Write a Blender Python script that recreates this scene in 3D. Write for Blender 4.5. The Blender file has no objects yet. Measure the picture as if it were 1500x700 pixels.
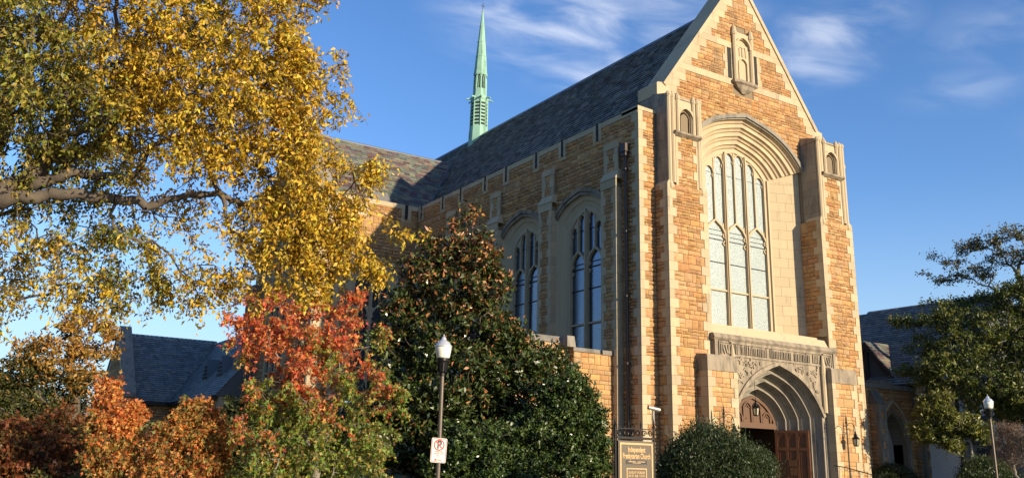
import bpy, bmesh, math, random
import numpy as np
from mathutils import Vector, Matrix

R = math.radians
rng = random.Random(7)
npr = np.random.default_rng(11)
scene = bpy.context.scene
col = scene.collection

# ------------------------------------------------------------------ camera
CAM = Vector((0.0, 0.0, 1.6))
cR = Vector((0.8445512, -0.53477745, 0.02731944))
cU = Vector((-0.16887878, -0.21759349, 0.96131838))
cF = Vector((0.50814686, 0.81649627, 0.2740814))
F_PX, C_X, C_Y = 1342.42, 734.03, 297.5
cd = bpy.data.cameras.new('camera')
cam = bpy.data.objects.new('camera', cd)
col.objects.link(cam)
m = Matrix.Identity(4)
for i in range(3):
    m[i][0] = cR[i]; m[i][1] = cU[i]; m[i][2] = -cF[i]; m[i][3] = CAM[i]
cam.matrix_world = m
cd.sensor_width = 36.0
cd.lens = 36.0 * F_PX / 1500.0
cd.shift_x = (750 - C_X) / 1500.0
cd.shift_y = (C_Y - 350) / 1500.0
cd.clip_start = 0.1
cd.clip_end = 3000
scene.camera = cam


def at(px, py, d):
    """world point seen at a photograph position, d metres from the camera"""
    v = cF + cR * ((px - C_X) / F_PX) - cU * ((py - C_Y) / F_PX)
    v.normalize()
    return CAM + v * d


# ------------------------------------------------------------------ light
SUN_AZ, SUN_EL = 15.5, 13.5       # degrees right of the facade's normal, above the horizon
sdir = Vector((math.sin(R(SUN_AZ)) * math.cos(R(SUN_EL)), -math.cos(R(SUN_AZ)) * math.cos(R(SUN_EL)), math.sin(R(SUN_EL))))
sl = bpy.data.lights.new('sun', 'SUN')
sl.energy = 5.0
sl.angle = R(0.5)
sl.color = (1.0, 0.85, 0.60)
so = bpy.data.objects.new('sun', sl)
col.objects.link(so)
so.rotation_euler = sdir.to_track_quat('Z', 'Y').to_euler()
so.location = (20, -20, 40)

world = bpy.data.worlds.new('World')
scene.world = world
world.use_nodes = True
wn = world.node_tree
wn.nodes.clear()
L = wn.links
out = wn.nodes.new('ShaderNodeOutputWorld')
bg = wn.nodes.new('ShaderNodeBackground')
bg.inputs['Strength'].default_value = 0.14
sky = wn.nodes.new('ShaderNodeTexSky')
sky.sky_type = 'NISHITA'
sky.sun_disc = False
sky.sun_elevation = R(SUN_EL)
sky.sun_rotation = math.atan2(sdir.x, sdir.y)
sky.altitude = 200
sky.air_density = 1.0
sky.dust_density = 0.4
sky.ozone_density = 3.0
hs = wn.nodes.new('ShaderNodeHueSaturation')
hs.inputs['Saturation'].default_value = 1.16
hs.inputs['Value'].default_value = 1.0
skt = wn.nodes.new('ShaderNodeMix'); skt.data_type = 'RGBA'; skt.blend_type = 'MULTIPLY'
skt.inputs['Factor'].default_value = 1.0
skt.inputs['B'].default_value = (1.12, 1.02, 1.10, 1)
L.new(sky.outputs[0], skt.inputs['A'])
L.new(skt.outputs['Result'], hs.inputs['Color'])
# thin high cloud, on a plane far above
tc = wn.nodes.new('ShaderNodeTexCoord')
sep = wn.nodes.new('ShaderNodeSeparateXYZ')
L.new(tc.outputs['Generated'], sep.inputs[0])
zc = wn.nodes.new('ShaderNodeMath'); zc.operation = 'MAXIMUM'; zc.inputs[1].default_value = 0.03
L.new(sep.outputs['Z'], zc.inputs[0])
dx = wn.nodes.new('ShaderNodeMath'); dx.operation = 'DIVIDE'
dy = wn.nodes.new('ShaderNodeMath'); dy.operation = 'DIVIDE'
L.new(sep.outputs['X'], dx.inputs[0]); L.new(zc.outputs[0], dx.inputs[1])
L.new(sep.outputs['Y'], dy.inputs[0]); L.new(zc.outputs[0], dy.inputs[1])
cmb = wn.nodes.new('ShaderNodeCombineXYZ')
L.new(dx.outputs[0], cmb.inputs[0]); L.new(dy.outputs[0], cmb.inputs[1])
mp = wn.nodes.new('ShaderNodeMapping')
mp.inputs['Rotation'].default_value = (0, 0, R(-35))
mp.inputs['Scale'].default_value = (1.9, 3.1, 1)
L.new(cmb.outputs[0], mp.inputs[0])
n1 = wn.nodes.new('ShaderNodeTexNoise')
n1.inputs['Scale'].default_value = 2.2; n1.inputs['Detail'].default_value = 7; n1.inputs['Roughness'].default_value = 0.52
n1.inputs['Distortion'].default_value = 0.5
L.new(mp.outputs[0], n1.inputs['Vector'])
cr = wn.nodes.new('ShaderNodeMapRange')
cr.interpolation_type = 'SMOOTHSTEP'
cr.inputs['From Min'].default_value = 0.30; cr.inputs['From Max'].default_value = 0.78
cr.inputs['To Min'].default_value = 0.0; cr.inputs['To Max'].default_value = 1.0
L.new(n1.outputs['Fac'], cr.inputs['Value'])
acc = None
for (cx_, cy_, rad_, amt_) in ((1.13, 1.60, 0.36, 0.66), (1.38, 1.74, 0.28, 0.45), (1.34, 1.42, 0.28, 0.40), (1.70, 1.24, 0.22, 0.55), (1.80, 1.40, 0.24, 0.42), (2.26, 1.27, 0.24, 0.14), (2.02, 1.0, 0.3, 0.16), (0.4, 1.3, 0.5, 0.4), (2.9, 0.9, 0.6, 0.4)):
    ds = wn.nodes.new('ShaderNodeVectorMath'); ds.operation = 'DISTANCE'
    ds.inputs[1].default_value = (cx_, cy_, 0)
    L.new(cmb.outputs[0], ds.inputs[0])
    mr = wn.nodes.new('ShaderNodeMapRange'); mr.interpolation_type = 'SMOOTHSTEP'
    mr.inputs['From Min'].default_value = rad_; mr.inputs['From Max'].default_value = 0.0
    mr.inputs['To Min'].default_value = 0.0; mr.inputs['To Max'].default_value = amt_
    L.new(ds.outputs['Value'], mr.inputs['Value'])
    if acc is None: acc = mr.outputs[0]
    else:
        ad = wn.nodes.new('ShaderNodeMath'); ad.operation = 'MAXIMUM'
        L.new(acc, ad.inputs[0]); L.new(mr.outputs[0], ad.inputs[1]); acc = ad.outputs[0]
cm = wn.nodes.new('ShaderNodeMath'); cm.operation = 'MULTIPLY'
L.new(cr.outputs[0], cm.inputs[0]); L.new(acc, cm.inputs[1])
mix = wn.nodes.new('ShaderNodeMix'); mix.data_type = 'RGBA'
L.new(cm.outputs[0], mix.inputs['Factor'])
# pale blue haze low over the horizon
hzb = wn.nodes.new('ShaderNodeMapRange'); hzb.interpolation_type = 'SMOOTHSTEP'
hzb.inputs['From Min'].default_value = -0.02; hzb.inputs['From Max'].default_value = 0.30
hzb.inputs['To Min'].default_value = 0.85; hzb.inputs['To Max'].default_value = 0.0
L.new(sep.outputs['Z'], hzb.inputs['Value'])
hmix = wn.nodes.new('ShaderNodeMix'); hmix.data_type = 'RGBA'
L.new(hzb.outputs[0], hmix.inputs['Factor'])
L.new(hs.outputs[0], hmix.inputs['A'])
hmix.inputs['B'].default_value = (2.3, 3.3, 4.1, 1)
L.new(hmix.outputs['Result'], mix.inputs['A'])
mix.inputs['B'].default_value = (5.6, 5.7, 6.0, 1)
L.new(mix.outputs['Result'], bg.inputs['Color'])
L.new(bg.outputs[0], out.inputs[0])

scene.view_settings.view_transform = 'Standard'
scene.view_settings.look = 'None'
scene.view_settings.exposure = 0.62
scene.view_settings.gamma = 1.0
try:
    scene.view_settings.use_curve_mapping = False
except Exception:
    pass

# ------------------------------------------------------------------ materials
def new_mat(name):
    mt = bpy.data.materials.new(name)
    mt.use_nodes = True
    nt = mt.node_tree
    b = nt.nodes['Principled BSDF']
    return mt, nt, b


def N(nt, typ, **kw):
    n = nt.nodes.new(typ)
    for k, v in kw.items():
        if hasattr(n, k):
            setattr(n, k, v)
        else:
            n.inputs[k].default_value = v
    return n


def mixc(nt, fac, a, b, blend='MIX'):
    n = nt.nodes.new('ShaderNodeMix'); n.data_type = 'RGBA'; n.blend_type = blend
    for s, v in (('Factor', fac), ('A', a), ('B', b)):
        if isinstance(v, (int, float)):
            n.inputs[s].default_value = v
        elif isinstance(v, tuple):
            n.inputs[s].default_value = (*v, 1) if len(v) == 3 else v
        else:
            nt.links.new(v, n.inputs[s])
    return n.outputs['Result']


def noise(nt, scale, detail=4, rough=0.55, vec=None):
    n = N(nt, 'ShaderNodeTexNoise')
    n.inputs['Scale'].default_value = scale; n.inputs['Detail'].default_value = detail; n.inputs['Roughness'].default_value = rough
    if vec is None:
        g = nt.nodes.new('ShaderNodeNewGeometry')
        vec = g.outputs['Position']
    nt.links.new(vec, n.inputs['Vector'])
    return n.outputs['Fac']


def ramp(nt, val, a, b, lo=0.0, hi=1.0):
    n = nt.nodes.new('ShaderNodeMapRange'); n.interpolation_type = 'SMOOTHSTEP'
    n.inputs['From Min'].default_value = a; n.inputs['From Max'].default_value = b
    n.inputs['To Min'].default_value = lo; n.inputs['To Max'].default_value = hi
    nt.links.new(val, n.inputs['Value'])
    return n.outputs['Result']


def bump(nt, b, h, strength=0.4, dist=0.02):
    n = nt.nodes.new('ShaderNodeBump')
    n.inputs['Strength'].default_value = strength; n.inputs['Distance'].default_value = dist
    nt.links.new(h, n.inputs['Height'])
    nt.links.new(n.outputs[0], b.inputs['Normal'])


def tint_node(nt):
    a = nt.nodes.new('ShaderNodeAttribute'); a.attribute_name = 'tint'
    return a.outputs['Color']


def stone_mat(name, stain=(0.10, 0.075, 0.05), stain_amt=0.45, rough=0.9, bs=0.7):
    mt, nt, b = new_mat(name)
    t = tint_node(nt)
    gg_ = nt.nodes.new('ShaderNodeNewGeometry'); mm_ = nt.nodes.new('ShaderNodeMapping'); mm_.inputs['Scale'].default_value = (1.5, 1.5, 0.45)
    nt.links.new(gg_.outputs['Position'], mm_.inputs['Vector'])
    n_big = noise(nt, 0.7, 6, 0.66, mm_.outputs[0])
    n_mid = noise(nt, 6.0, 6, 0.65)
    n_fin = noise(nt, 38.0, 5, 0.7)
    c = mixc(nt, ramp(nt, n_mid, 0.35, 0.72, 0, 0.45), t, (0.30, 0.17, 0.075))
    c = mixc(nt, ramp(nt, n_fin, 0.55, 0.8, 0, stain_amt), c, stain)
    c = mixc(nt, ramp(nt, n_big, 0.50, 0.74, 0, 0.55), c, (0.19, 0.125, 0.07))
    nt.links.new(c, b.inputs['Base Color'])
    b.inputs['Roughness'].default_value = rough
    add = nt.nodes.new('ShaderNodeMath'); add.operation = 'ADD'
    nt.links.new(n_mid, add.inputs[0]); nt.links.new(n_fin, add.inputs[1])
    bump(nt, b, add.outputs[0], bs, 0.03)
    return mt


def lime_mat(name, base, stain, lo, hi, amt, streak=True):
    mt, nt, b = new_mat(name)
    t = tint_node(nt)
    c = mixc(nt, 1.0, t, base, 'MULTIPLY')
    g = nt.nodes.new('ShaderNodeNewGeometry')
    mpn = nt.nodes.new('ShaderNodeMapping')
    mpn.inputs['Scale'].default_value = (3.2, 3.2, 0.7) if streak else (2, 2, 2)
    nt.links.new(g.outputs['Position'], mpn.inputs['Vector'])
    n1_ = noise(nt, 0.8, 7, 0.68, mpn.outputs[0])
    n2_ = noise(nt, 22.0, 5, 0.7)
    c = mixc(nt, ramp(nt, n1_, lo, hi, 0, amt), c, stain)
    c = mixc(nt, ramp(nt, n2_, 0.5, 0.85, 0, 0.25), c, (0.22, 0.18, 0.13))
    nt.links.new(c, b.inputs['Base Color'])
    b.inputs['Roughness'].default_value = 0.88
    bump(nt, b, n2_, 0.25, 0.01)
    return mt


def plain(name, color, rough=0.6, metal=0.0, nscale=12.0, var=0.25, bs=0.15, spec=None):
    mt, nt, b = new_mat(name)
    n_ = noise(nt, nscale, 5, 0.6)
    dark = tuple(c * (1 - var) for c in color)
    lite = tuple(min(1, c * (1 + var)) for c in color)
    c = mixc(nt, n_, dark, lite)
    nt.links.new(c, b.inputs['Base Color'])
    b.inputs['Roughness'].default_value = rough
    b.inputs['Metallic'].default_value = metal
    if spec is not None:
        b.inputs['Specular IOR Level'].default_value = spec
    if bs:
        bump(nt, b, n_, bs, 0.01)
    return mt


def leaf_mat(name, trans=0.35, gloss=0.5, rough=0.45, hue_tr=(1.0, 0.95, 0.5)):
    mt = bpy.data.materials.new(name); mt.use_nodes = True
    nt = mt.node_tree
    b = nt.nodes['Principled BSDF']; o = nt.nodes['Material Output']
    t = tint_node(nt)
    nt.links.new(t, b.inputs['Base Color'])
    b.inputs['Roughness'].default_value = rough
    b.inputs['Specular IOR Level'].default_value = gloss
    tr = nt.nodes.new('ShaderNodeBsdfTranslucent')
    c = mixc(nt, 1.0, t, hue_tr, 'MULTIPLY')
    nt.links.new(c, tr.inputs['Color'])
    ms = nt.nodes.new('ShaderNodeMixShader'); ms.inputs[0].default_value = trans
    nt.links.new(b.outputs[0], ms.inputs[1]); nt.links.new(tr.outputs[0], ms.inputs[2])
    nt.links.new(ms.outputs[0], o.inputs['Surface'])
    return mt


def slate_mat(name):
    mt, nt, b = new_mat(name)
    t = tint_node(nt)
    n_ = noise(nt, 9.0, 5, 0.6)
    c = mixc(nt, ramp(nt, n_, 0.35, 0.8, 0, 0.4), t, (0.06, 0.06, 0.06))
    nt.links.new(c, b.inputs['Base Color'])
    b.inputs['Roughness'].default_value = 0.62
    b.inputs['Specular IOR Level'].default_value = 0.35
    bump(nt, b, n_, 0.35, 0.015)
    return mt


def glass_mat(name, base, rough, metal, lead_scale, bumpy, dark_amt, spec=0.6):
    """leaded panes: fine diamond cames over uneven old glass"""
    mt, nt, b = new_mat(name)
    uv = nt.nodes.new('ShaderNodeUVMap'); uv.uv_map = 'UVMap'
    mpn = nt.nodes.new('ShaderNodeMapping')
    mpn.inputs['Rotation'].default_value = (0, 0, R(45))
    mpn.inputs['Scale'].default_value = (lead_scale,) * 3
    nt.links.new(uv.outputs[0], mpn.inputs[0])
    br = nt.nodes.new('ShaderNodeTexBrick')
    br.offset = 0.0
    br.inputs['Scale'].default_value = 1.0
    br.inputs['Mortar Size'].default_value = 0.03
    br.inputs['Mortar Smooth'].default_value = 0.2
    br.inputs['Brick Width'].default_value = 1.0
    br.inputs['Row Height'].default_value = 1.0
    br.inputs['Color1'].default_value = (0.0, 0.0, 0.0, 1)
    br.inputs['Color2'].default_value = (1, 1, 1, 1)
    nt.links.new(mpn.outputs[0], br.inputs['Vector'])
    n_ = noise(nt, 5.0, 4, 0.6, uv.outputs[0])
    n2_ = noise(nt, 14.0, 5, 0.75, uv.outputs[0])
    c = mixc(nt, ramp(nt, n2_, 0.46, 0.66, 0, dark_amt), base, tuple(x * 0.35 for x in base))
    c = mixc(nt, br.outputs['Fac'], c, (0.14, 0.14, 0.14))
    nt.links.new(c, b.inputs['Base Color'])
    b.inputs['Metallic'].default_value = metal
    b.inputs['Roughness'].default_value = rough
    b.inputs['Specular IOR Level'].default_value = spec
    add = nt.nodes.new('ShaderNodeMath'); add.operation = 'ADD'
    mu = nt.nodes.new('ShaderNodeMath'); mu.operation = 'MULTIPLY'; mu.inputs[1].default_value = 0.35
    nt.links.new(br.outputs['Color'], mu.inputs[0])
    nt.links.new(n_, add.inputs[0]); nt.links.new(mu.outputs[0], add.inputs[1])
    add2 = nt.nodes.new('ShaderNodeMath'); add2.operation = 'ADD'
    nt.links.new(add.outputs[0], add2.inputs[0]); nt.links.new(n2_, add2.inputs[1])
    bump(nt, b, add2.outputs[0], bumpy, 0.03)
    return mt


M = {}
M['stone'] = stone_mat('rock_faced_sandstone')
M['mortar'] = plain('mortar', (0.20, 0.15, 0.095), 0.95, nscale=20)
M['lime'] = lime_mat('limestone', (0.455, 0.355, 0.225), (0.14, 0.112, 0.085), 0.54, 0.76, 0.6)
M['lime_dark'] = lime_mat('weathered_limestone', (0.30, 0.24, 0.17), (0.075, 0.06, 0.045), 0.40, 0.66, 0.72)
M['lime_grey'] = lime_mat('grey_moulded_limestone', (0.25, 0.22, 0.175), (0.05, 0.045, 0.04), 0.42, 0.7, 0.6)
M['slate'] = slate_mat('slate')
M['lead'] = plain('lead', (0.16, 0.17, 0.19), 0.5, 0.5)
M['copper'] = lime_mat('verdigris_copper', (0.27, 0.47, 0.36), (0.10, 0.17, 0.13), 0.45, 0.72, 0.75)
M['dark'] = plain('dark_opening', (0.012, 0.011, 0.01), 0.8, bs=0)
M['glass_front'] = glass_mat('leaded_front_glass', (0.30, 0.345, 0.345), 0.40, 0.25, 8.0, 0.6, 0.8)
M['glass_side'] = glass_mat('leaded_side_glass', (0.13, 0.17, 0.23), 0.15, 0.85, 5.5, 0.14, 0.5)
M['iron'] = plain('black_iron', (0.016, 0.015, 0.015), 0.45, 0.6, bs=0.1)
M['bronze'] = plain('bronze_plate', (0.10, 0.078, 0.055), 0.5, 0.4, 30, 0.2, 0.1)
M['gold'] = plain('gold_letters', (0.50, 0.32, 0.15), 0.55, 0.2, bs=0)
M['pipe'] = plain('brown_downpipe', (0.055, 0.038, 0.03), 0.55, 0.3)
M['oak'] = plain('door_oak', (0.115, 0.042, 0.016), 0.5, 0.0, 18, 0.35, 0.2)
M['dark_wood'] = plain('dark_wood', (0.03, 0.014, 0.007), 0.6, 0.0, 18, 0.35, 0.2)
M['oak2'] = plain('tympanum_oak', (0.10, 0.042, 0.015), 0.5, 0.0, 18, 0.35, 0.2)
M['bark'] = plain('bark', (0.10, 0.078, 0.06), 0.9, 0, 14, 0.55, 0.9)
M['bark_grey'] = plain('grey_bark', (0.20, 0.175, 0.14), 0.9, 0, 14, 0.5, 0.9)
M['leaf'] = leaf_mat('autumn_leaf', 0.42, 0.35, 0.5, (1.0, 0.92, 0.5))
M['leaf_gloss'] = leaf_mat('glossy_leaf', 0.08, 0.6, 0.33)
M['leaf_green'] = leaf_mat('green_leaf', 0.28, 0.4, 0.45)
M['grass'] = plain('lawn', (0.05, 0.075, 0.022), 0.95, 0, 3, 0.5, 0.5)
M['asphalt'] = plain('asphalt', (0.05, 0.05, 0.05), 0.9, 0, 30, 0.3, 0.4)
M['concrete'] = plain('concrete', (0.36, 0.34, 0.31), 0.9, 0, 8, 0.2, 0.2)
M['lamp_glass'] = plain('white_lamp_glass', (0.78, 0.76, 0.66), 0.25, 0.0, 6, 0.08, 0.0, 0.7)
M['lamp_cap'] = plain('lamp_cap_metal', (0.72, 0.72, 0.72), 0.25, 0.5, 6, 0.08, 0.0)
M['lantern_glass'] = plain('lantern_glass', (0.40, 0.34, 0.22), 0.2, 0.0, 6, 0.2, 0.0, 0.7)
M['pole'] = plain('bronze_brown_pole', (0.11, 0.085, 0.065), 0.42, 0.4, 20, 0.3, 0.05)
M['white'] = plain('white_paint', (0.64, 0.61, 0.56), 0.45, 0, 8, 0.06, 0)
M['red'] = plain('red_paint', (0.55, 0.04, 0.03), 0.45, 0, 8, 0.06, 0)
M['black'] = plain('black_paint', (0.02, 0.02, 0.02), 0.5, 0, 8, 0.06, 0)
M['grey_metal'] = plain('grey_metal', (0.24, 0.225, 0.20), 0.4, 0.3, 8, 0.1, 0)
M['plaster'] = plain('white_plaster', (0.72, 0.72, 0.70), 0.9, 0, 5, 0.12, 0.1)
M['timber'] = plain('dark_timber', (0.045, 0.032, 0.025), 0.8, 0, 15, 0.3, 0.3)

# ------------------------------------------------------------------ mesh building
ORIG = {}


class MB:
    def __init__(s):
        s.v = []; s.f = []; s.t = []; s.uv = {}

    def add(s, pts, faces, tint=(1, 1, 1)):
        o = len(s.v)
        s.v.extend([tuple(p) for p in pts])
        s.t.extend([tint] * len(pts))
        s.f.extend([tuple(i + o for i in f) for f in faces])

    def box(s, x0, x1, y0, y1, z0, z1, tint=(1, 1, 1), bev=0.0):
        if x1 < x0: x0, x1 = x1, x0
        if y1 < y0: y0, y1 = y1, y0
        p = [(x0, y0, z0), (x1, y0, z0), (x1, y1, z0), (x0, y1, z0), (x0, y0, z1), (x1, y0, z1), (x1, y1, z1), (x0, y1, z1)]
        s.add(p, [(3, 2, 1, 0), (4, 5, 6, 7), (0, 1, 5, 4), (1, 2, 6, 5), (2, 3, 7, 6), (3, 0, 4, 7)], tint)

    def hexa(s, lo, hi, tint=(1, 1, 1)):
        """two loops of points, capped"""
        n = len(lo)
        fs = [tuple(range(n))[::-1], tuple(range(n, 2 * n))]
        for i in range(n):
            j = (i + 1) % n
            fs.append((i, j, n + j, n + i))
        s.add(list(lo) + list(hi), fs, tint)

    def prism(s, poly, f, d0, d1, tint=(1, 1, 1)):
        """poly of (u, z) extruded between depths d0 and d1 through map f(u, z, d)"""
        s.hexa([f(u, z, d0) for u, z in poly], [f(u, z, d1) for u, z in poly], tint)

    def tube(s, pts, rad, n=8, tint=(1, 1, 1), cap=True):
        pts = [Vector(p) for p in pts]
        if not hasattr(rad, '__len__'):
            rad = [rad] * len(pts)
        o = len(s.v); prev = None
        for i, p in enumerate(pts):
            if i == 0: d = pts[1] - p
            elif i == len(pts) - 1: d = p - pts[i - 1]
            else: d = pts[i + 1] - pts[i - 1]
            if d.length < 1e-9: d = Vector((0, 0, 1))
            d.normalize()
            if prev is None:
                a = d.orthogonal().normalized()
            else:
                a = (prev - d * prev.dot(d))
                a = a.normalized() if a.length > 1e-6 else d.orthogonal().normalized()
            prev = a
            b = d.cross(a)
            for k in range(n):
                an = 2 * math.pi * k / n
                s.v.append(tuple(p + (a * math.cos(an) + b * math.sin(an)) * rad[i])); s.t.append(tint)
        for i in range(len(pts) - 1):
            for k in range(n):
                k2 = (k + 1) % n
                s.f.append((o + i * n + k, o + i * n + k2, o + (i + 1) * n + k2, o + (i + 1) * n + k))
        if cap:
            s.f.append(tuple(o + k for k in range(n))[::-1])
            s.f.append(tuple(o + (len(pts) - 1) * n + k for k in range(n)))

    def lathe(s, prof, c, n=16, tint=(1, 1, 1), rot=0.0, sx=1.0, sy=1.0):
        """prof: list of (r, z)"""
        o = len(s.v)
        for r_, z in prof:
            for k in range(n):
                a = 2 * math.pi * k / n + rot
                s.v.append((c[0] + r_ * math.cos(a) * sx, c[1] + r_ * math.sin(a) * sy, c[2] + z)); s.t.append(tint)
        for i in range(len(prof) - 1):
            for k in range(n):
                k2 = (k + 1) % n
                s.f.append((o + i * n + k, o + i * n + k2, o + (i + 1) * n + k2, o + (i + 1) * n + k))
        s.f.append(tuple(o + k for k in range(n))[::-1])
        s.f.append(tuple(o + (len(prof) - 1) * n + k for k in range(n)))

    def ribbon(s, f, pts, w, d0, d1, closed=False, tint=(1, 1, 1)):
        """bar of width w along a (u, z) path, between depths d0 and d1"""
        n = len(pts)
        P = [Vector((u, z)) for u, z in pts]
        off = []
        for i in range(n):
            a = P[i - 1] if (i > 0 or closed) else None
            b = P[(i + 1) % n] if (i < n - 1 or closed) else None
            d1_ = (P[i] - a).normalized() if a is not None else (b - P[i]).normalized()
            d2_ = (b - P[i]).normalized() if b is not None else d1_
            n1_ = Vector((-d1_.y, d1_.x)); n2_ = Vector((-d2_.y, d2_.x))
            mm = n1_ + n2_
            mm = mm.normalized() if mm.length > 1e-6 else n1_
            k = 1.0 / max(0.5, mm.dot(n1_))
            off.append(mm * (w * 0.5 * k))
        o = len(s.v)
        for i in range(n):
            l = P[i] + off[i]; r_ = P[i] - off[i]
            s.v.extend([f(l.x, l.y, d0), f(r_.x, r_.y, d0), f(r_.x, r_.y, d1), f(l.x, l.y, d1)])
            s.t.extend([tint] * 4)
        for i in range(n if closed else n - 1):
            a = o + 4 * i; b = o + 4 * ((i + 1) % n)
            for k in range(4):
                k2 = (k + 1) % 4
                s.f.append((a + k, a + k2, b + k2, b + k))
        if not closed:
            s.f.append((o, o + 1, o + 2, o + 3)); e = o + 4 * (n - 1)
            s.f.append((e + 3, e + 2, e + 1, e))

    def loft(s, rows, tint=(1, 1, 1)):
        o = len(s.v); n = len(rows[0])
        for r_ in rows:
            s.v.extend([tuple(p) for p in r_]); s.t.extend([tint] * n)
        for i in range(len(rows) - 1):
            for k in range(n - 1):
                s.f.append((o + i * n + k, o + i * n + k + 1, o + (i + 1) * n + k + 1, o + (i + 1) * n + k))

    def loft_blocks(s, rows, step=2, gap=0.004, var=0.09):
        n = len(rows[0]); k = 0
        while k < n - 1:
            e = min(k + step, n - 1); q = 1 + rng.uniform(-var, var)
            s.loft([r_[k:e + 1] for r_ in rows], (q, q * rng.uniform(0.98, 1.01), q * rng.uniform(0.96, 1.01)))
            k = e

    def sphere(s, c, r_, n=10, tint=(1, 1, 1), sz=1.0):
        pr = []
        for i in range(n // 2 + 1):
            a = -math.pi / 2 + math.pi * i / (n // 2)
            pr.append((max(1e-4, r_ * math.cos(a)), r_ * math.sin(a) * sz))
        s.lathe(pr, c, n, tint)

    def build(s, name, mat, parent=None, smooth=False, recalc=True, local=False, uvf=None):
        me = bpy.data.meshes.new(name)
        o = (0, 0, 0)
        if parent is not None and not local:
            o = ORIG.get(parent.name, (0, 0, 0))
        if s.v:
            vs = np.array(s.v, dtype=float) - np.array(o)
            me.from_pydata(vs.tolist(), [], s.f)
        at_ = me.color_attributes.new('tint', 'FLOAT_COLOR', 'POINT')
        if s.v:
            t = np.ones((len(s.v), 4), dtype=np.float32); t[:, :3] = np.array(s.t)
            at_.data.foreach_set('color', t.ravel())
        if recalc and s.v:
            bm = bmesh.new(); bm.from_mesh(me)
            bmesh.ops.recalc_face_normals(bm, faces=bm.faces)
            bm.to_mesh(me); bm.free()
        if uvf:
            uvl = me.uv_layers.new(name='UVMap')
            for lp in me.loops:
                uvl.data[lp.index].uv = uvf(s.v[lp.vertex_index])
        me.materials.append(mat)
        if smooth:
            for p in me.polygons: p.use_smooth = True
        ob = bpy.data.objects.new(name, me)
        col.objects.link(ob)
        if parent is not None:
            ob.parent = parent
            if not local: ORIG[ob.name] = o
        return ob


def multi(name, pairs, parent=None, uvf=None):
    """several material zones of one part, linked as one mesh"""
    big = MB(); idx = []
    for k, (mb, _) in enumerate(pairs):
        o = len(big.v)
        big.v += mb.v; big.t += mb.t
        big.f += [tuple(i + o for i in f) for f in mb.f]
        idx += [k] * len(mb.f)
    ob = big.build(name, pairs[0][1], parent, recalc=False)
    for _, mt in pairs[1:]: ob.data.materials.append(mt)
    ob.data.polygons.foreach_set('material_index', np.array(idx, dtype=np.int32))
    ob.data.update()
    return ob


def flush(name, label=None):
    global ST, QN, LD, core
    prs = [(a, b) for a, b in ((ST, M['stone']), (QN, M['lime']), (LD, M['lime_grey']), (core, M['mortar'])) if a.v]
    ob = multi(name, prs, church)
    if label: tag(ob, label=label)
    ST, QN, LD, core = MB(), MB(), MB(), MB()
    return ob


def tag(o, label=None, cat=None, group=None, kind=None):
    if label: o['label'] = label
    if cat: o['category'] = cat
    if group: o['group'] = group
    if kind: o['kind'] = kind
    return o


def thing(name, label, cat, loc=(0, 0, 0), rotz=0.0, group=None):
    o = bpy.data.objects.new(name, None)
    col.objects.link(o)
    o.location = loc; o.rotation_euler = (0, 0, rotz)
    o.empty_display_size = 0.3
    ORIG[o.name] = tuple(loc)
    return tag(o, label, cat, group)


def text_into(mb, body, f, size, width=None, bold=0.0, d0=0.0, d1=0.006, u0=0.0, z0=0.0):
    """flat lettering, centred on (u0, z0)"""
    cu = bpy.data.curves.new('lettering', 'FONT')
    cu.body = body; cu.size = size; cu.align_x = 'CENTER'; cu.align_y = 'CENTER'; cu.offset = bold
    cu.resolution_u = 3
    ob = bpy.data.objects.new('lettering', cu)
    col.objects.link(ob)
    dg = bpy.context.evaluated_depsgraph_get(); dg.update()
    me = bpy.data.meshes.new_from_object(ob.evaluated_get(dg))
    xs = [v.co.x for v in me.vertices]
    sc = 1.0
    if width and xs and max(xs) > min(xs):
        sc = width / (max(xs) - min(xs))
    pts = [f(u0 + v.co.x * sc, z0 + v.co.y, d1) for v in me.vertices]
    mb.add(pts, [tuple(p.vertices) for p in me.polygons])
    bpy.data.objects.remove(ob); bpy.data.curves.remove(cu); bpy.data.meshes.remove(me)


# ------------------------------------------------------------------ masonry
STONES = [(0.475, 0.262, 0.108), (0.446, 0.235, 0.089), (0.485, 0.290, 0.132), (0.485, 0.304, 0.150), (0.416, 0.202, 0.075),
          (0.465, 0.248, 0.094), (0.495, 0.294, 0.127), (0.446, 0.253, 0.113), (0.406, 0.221, 0.103), (0.475, 0.267, 0.103), (0.455, 0.253, 0.099)]


def tint_var(c, v=0.12):
    k = 1 + rng.uniform(-v, v)
    return tuple(max(0.01, x * k * (1 + rng.uniform(-0.04, 0.04))) for x in c)


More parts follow.
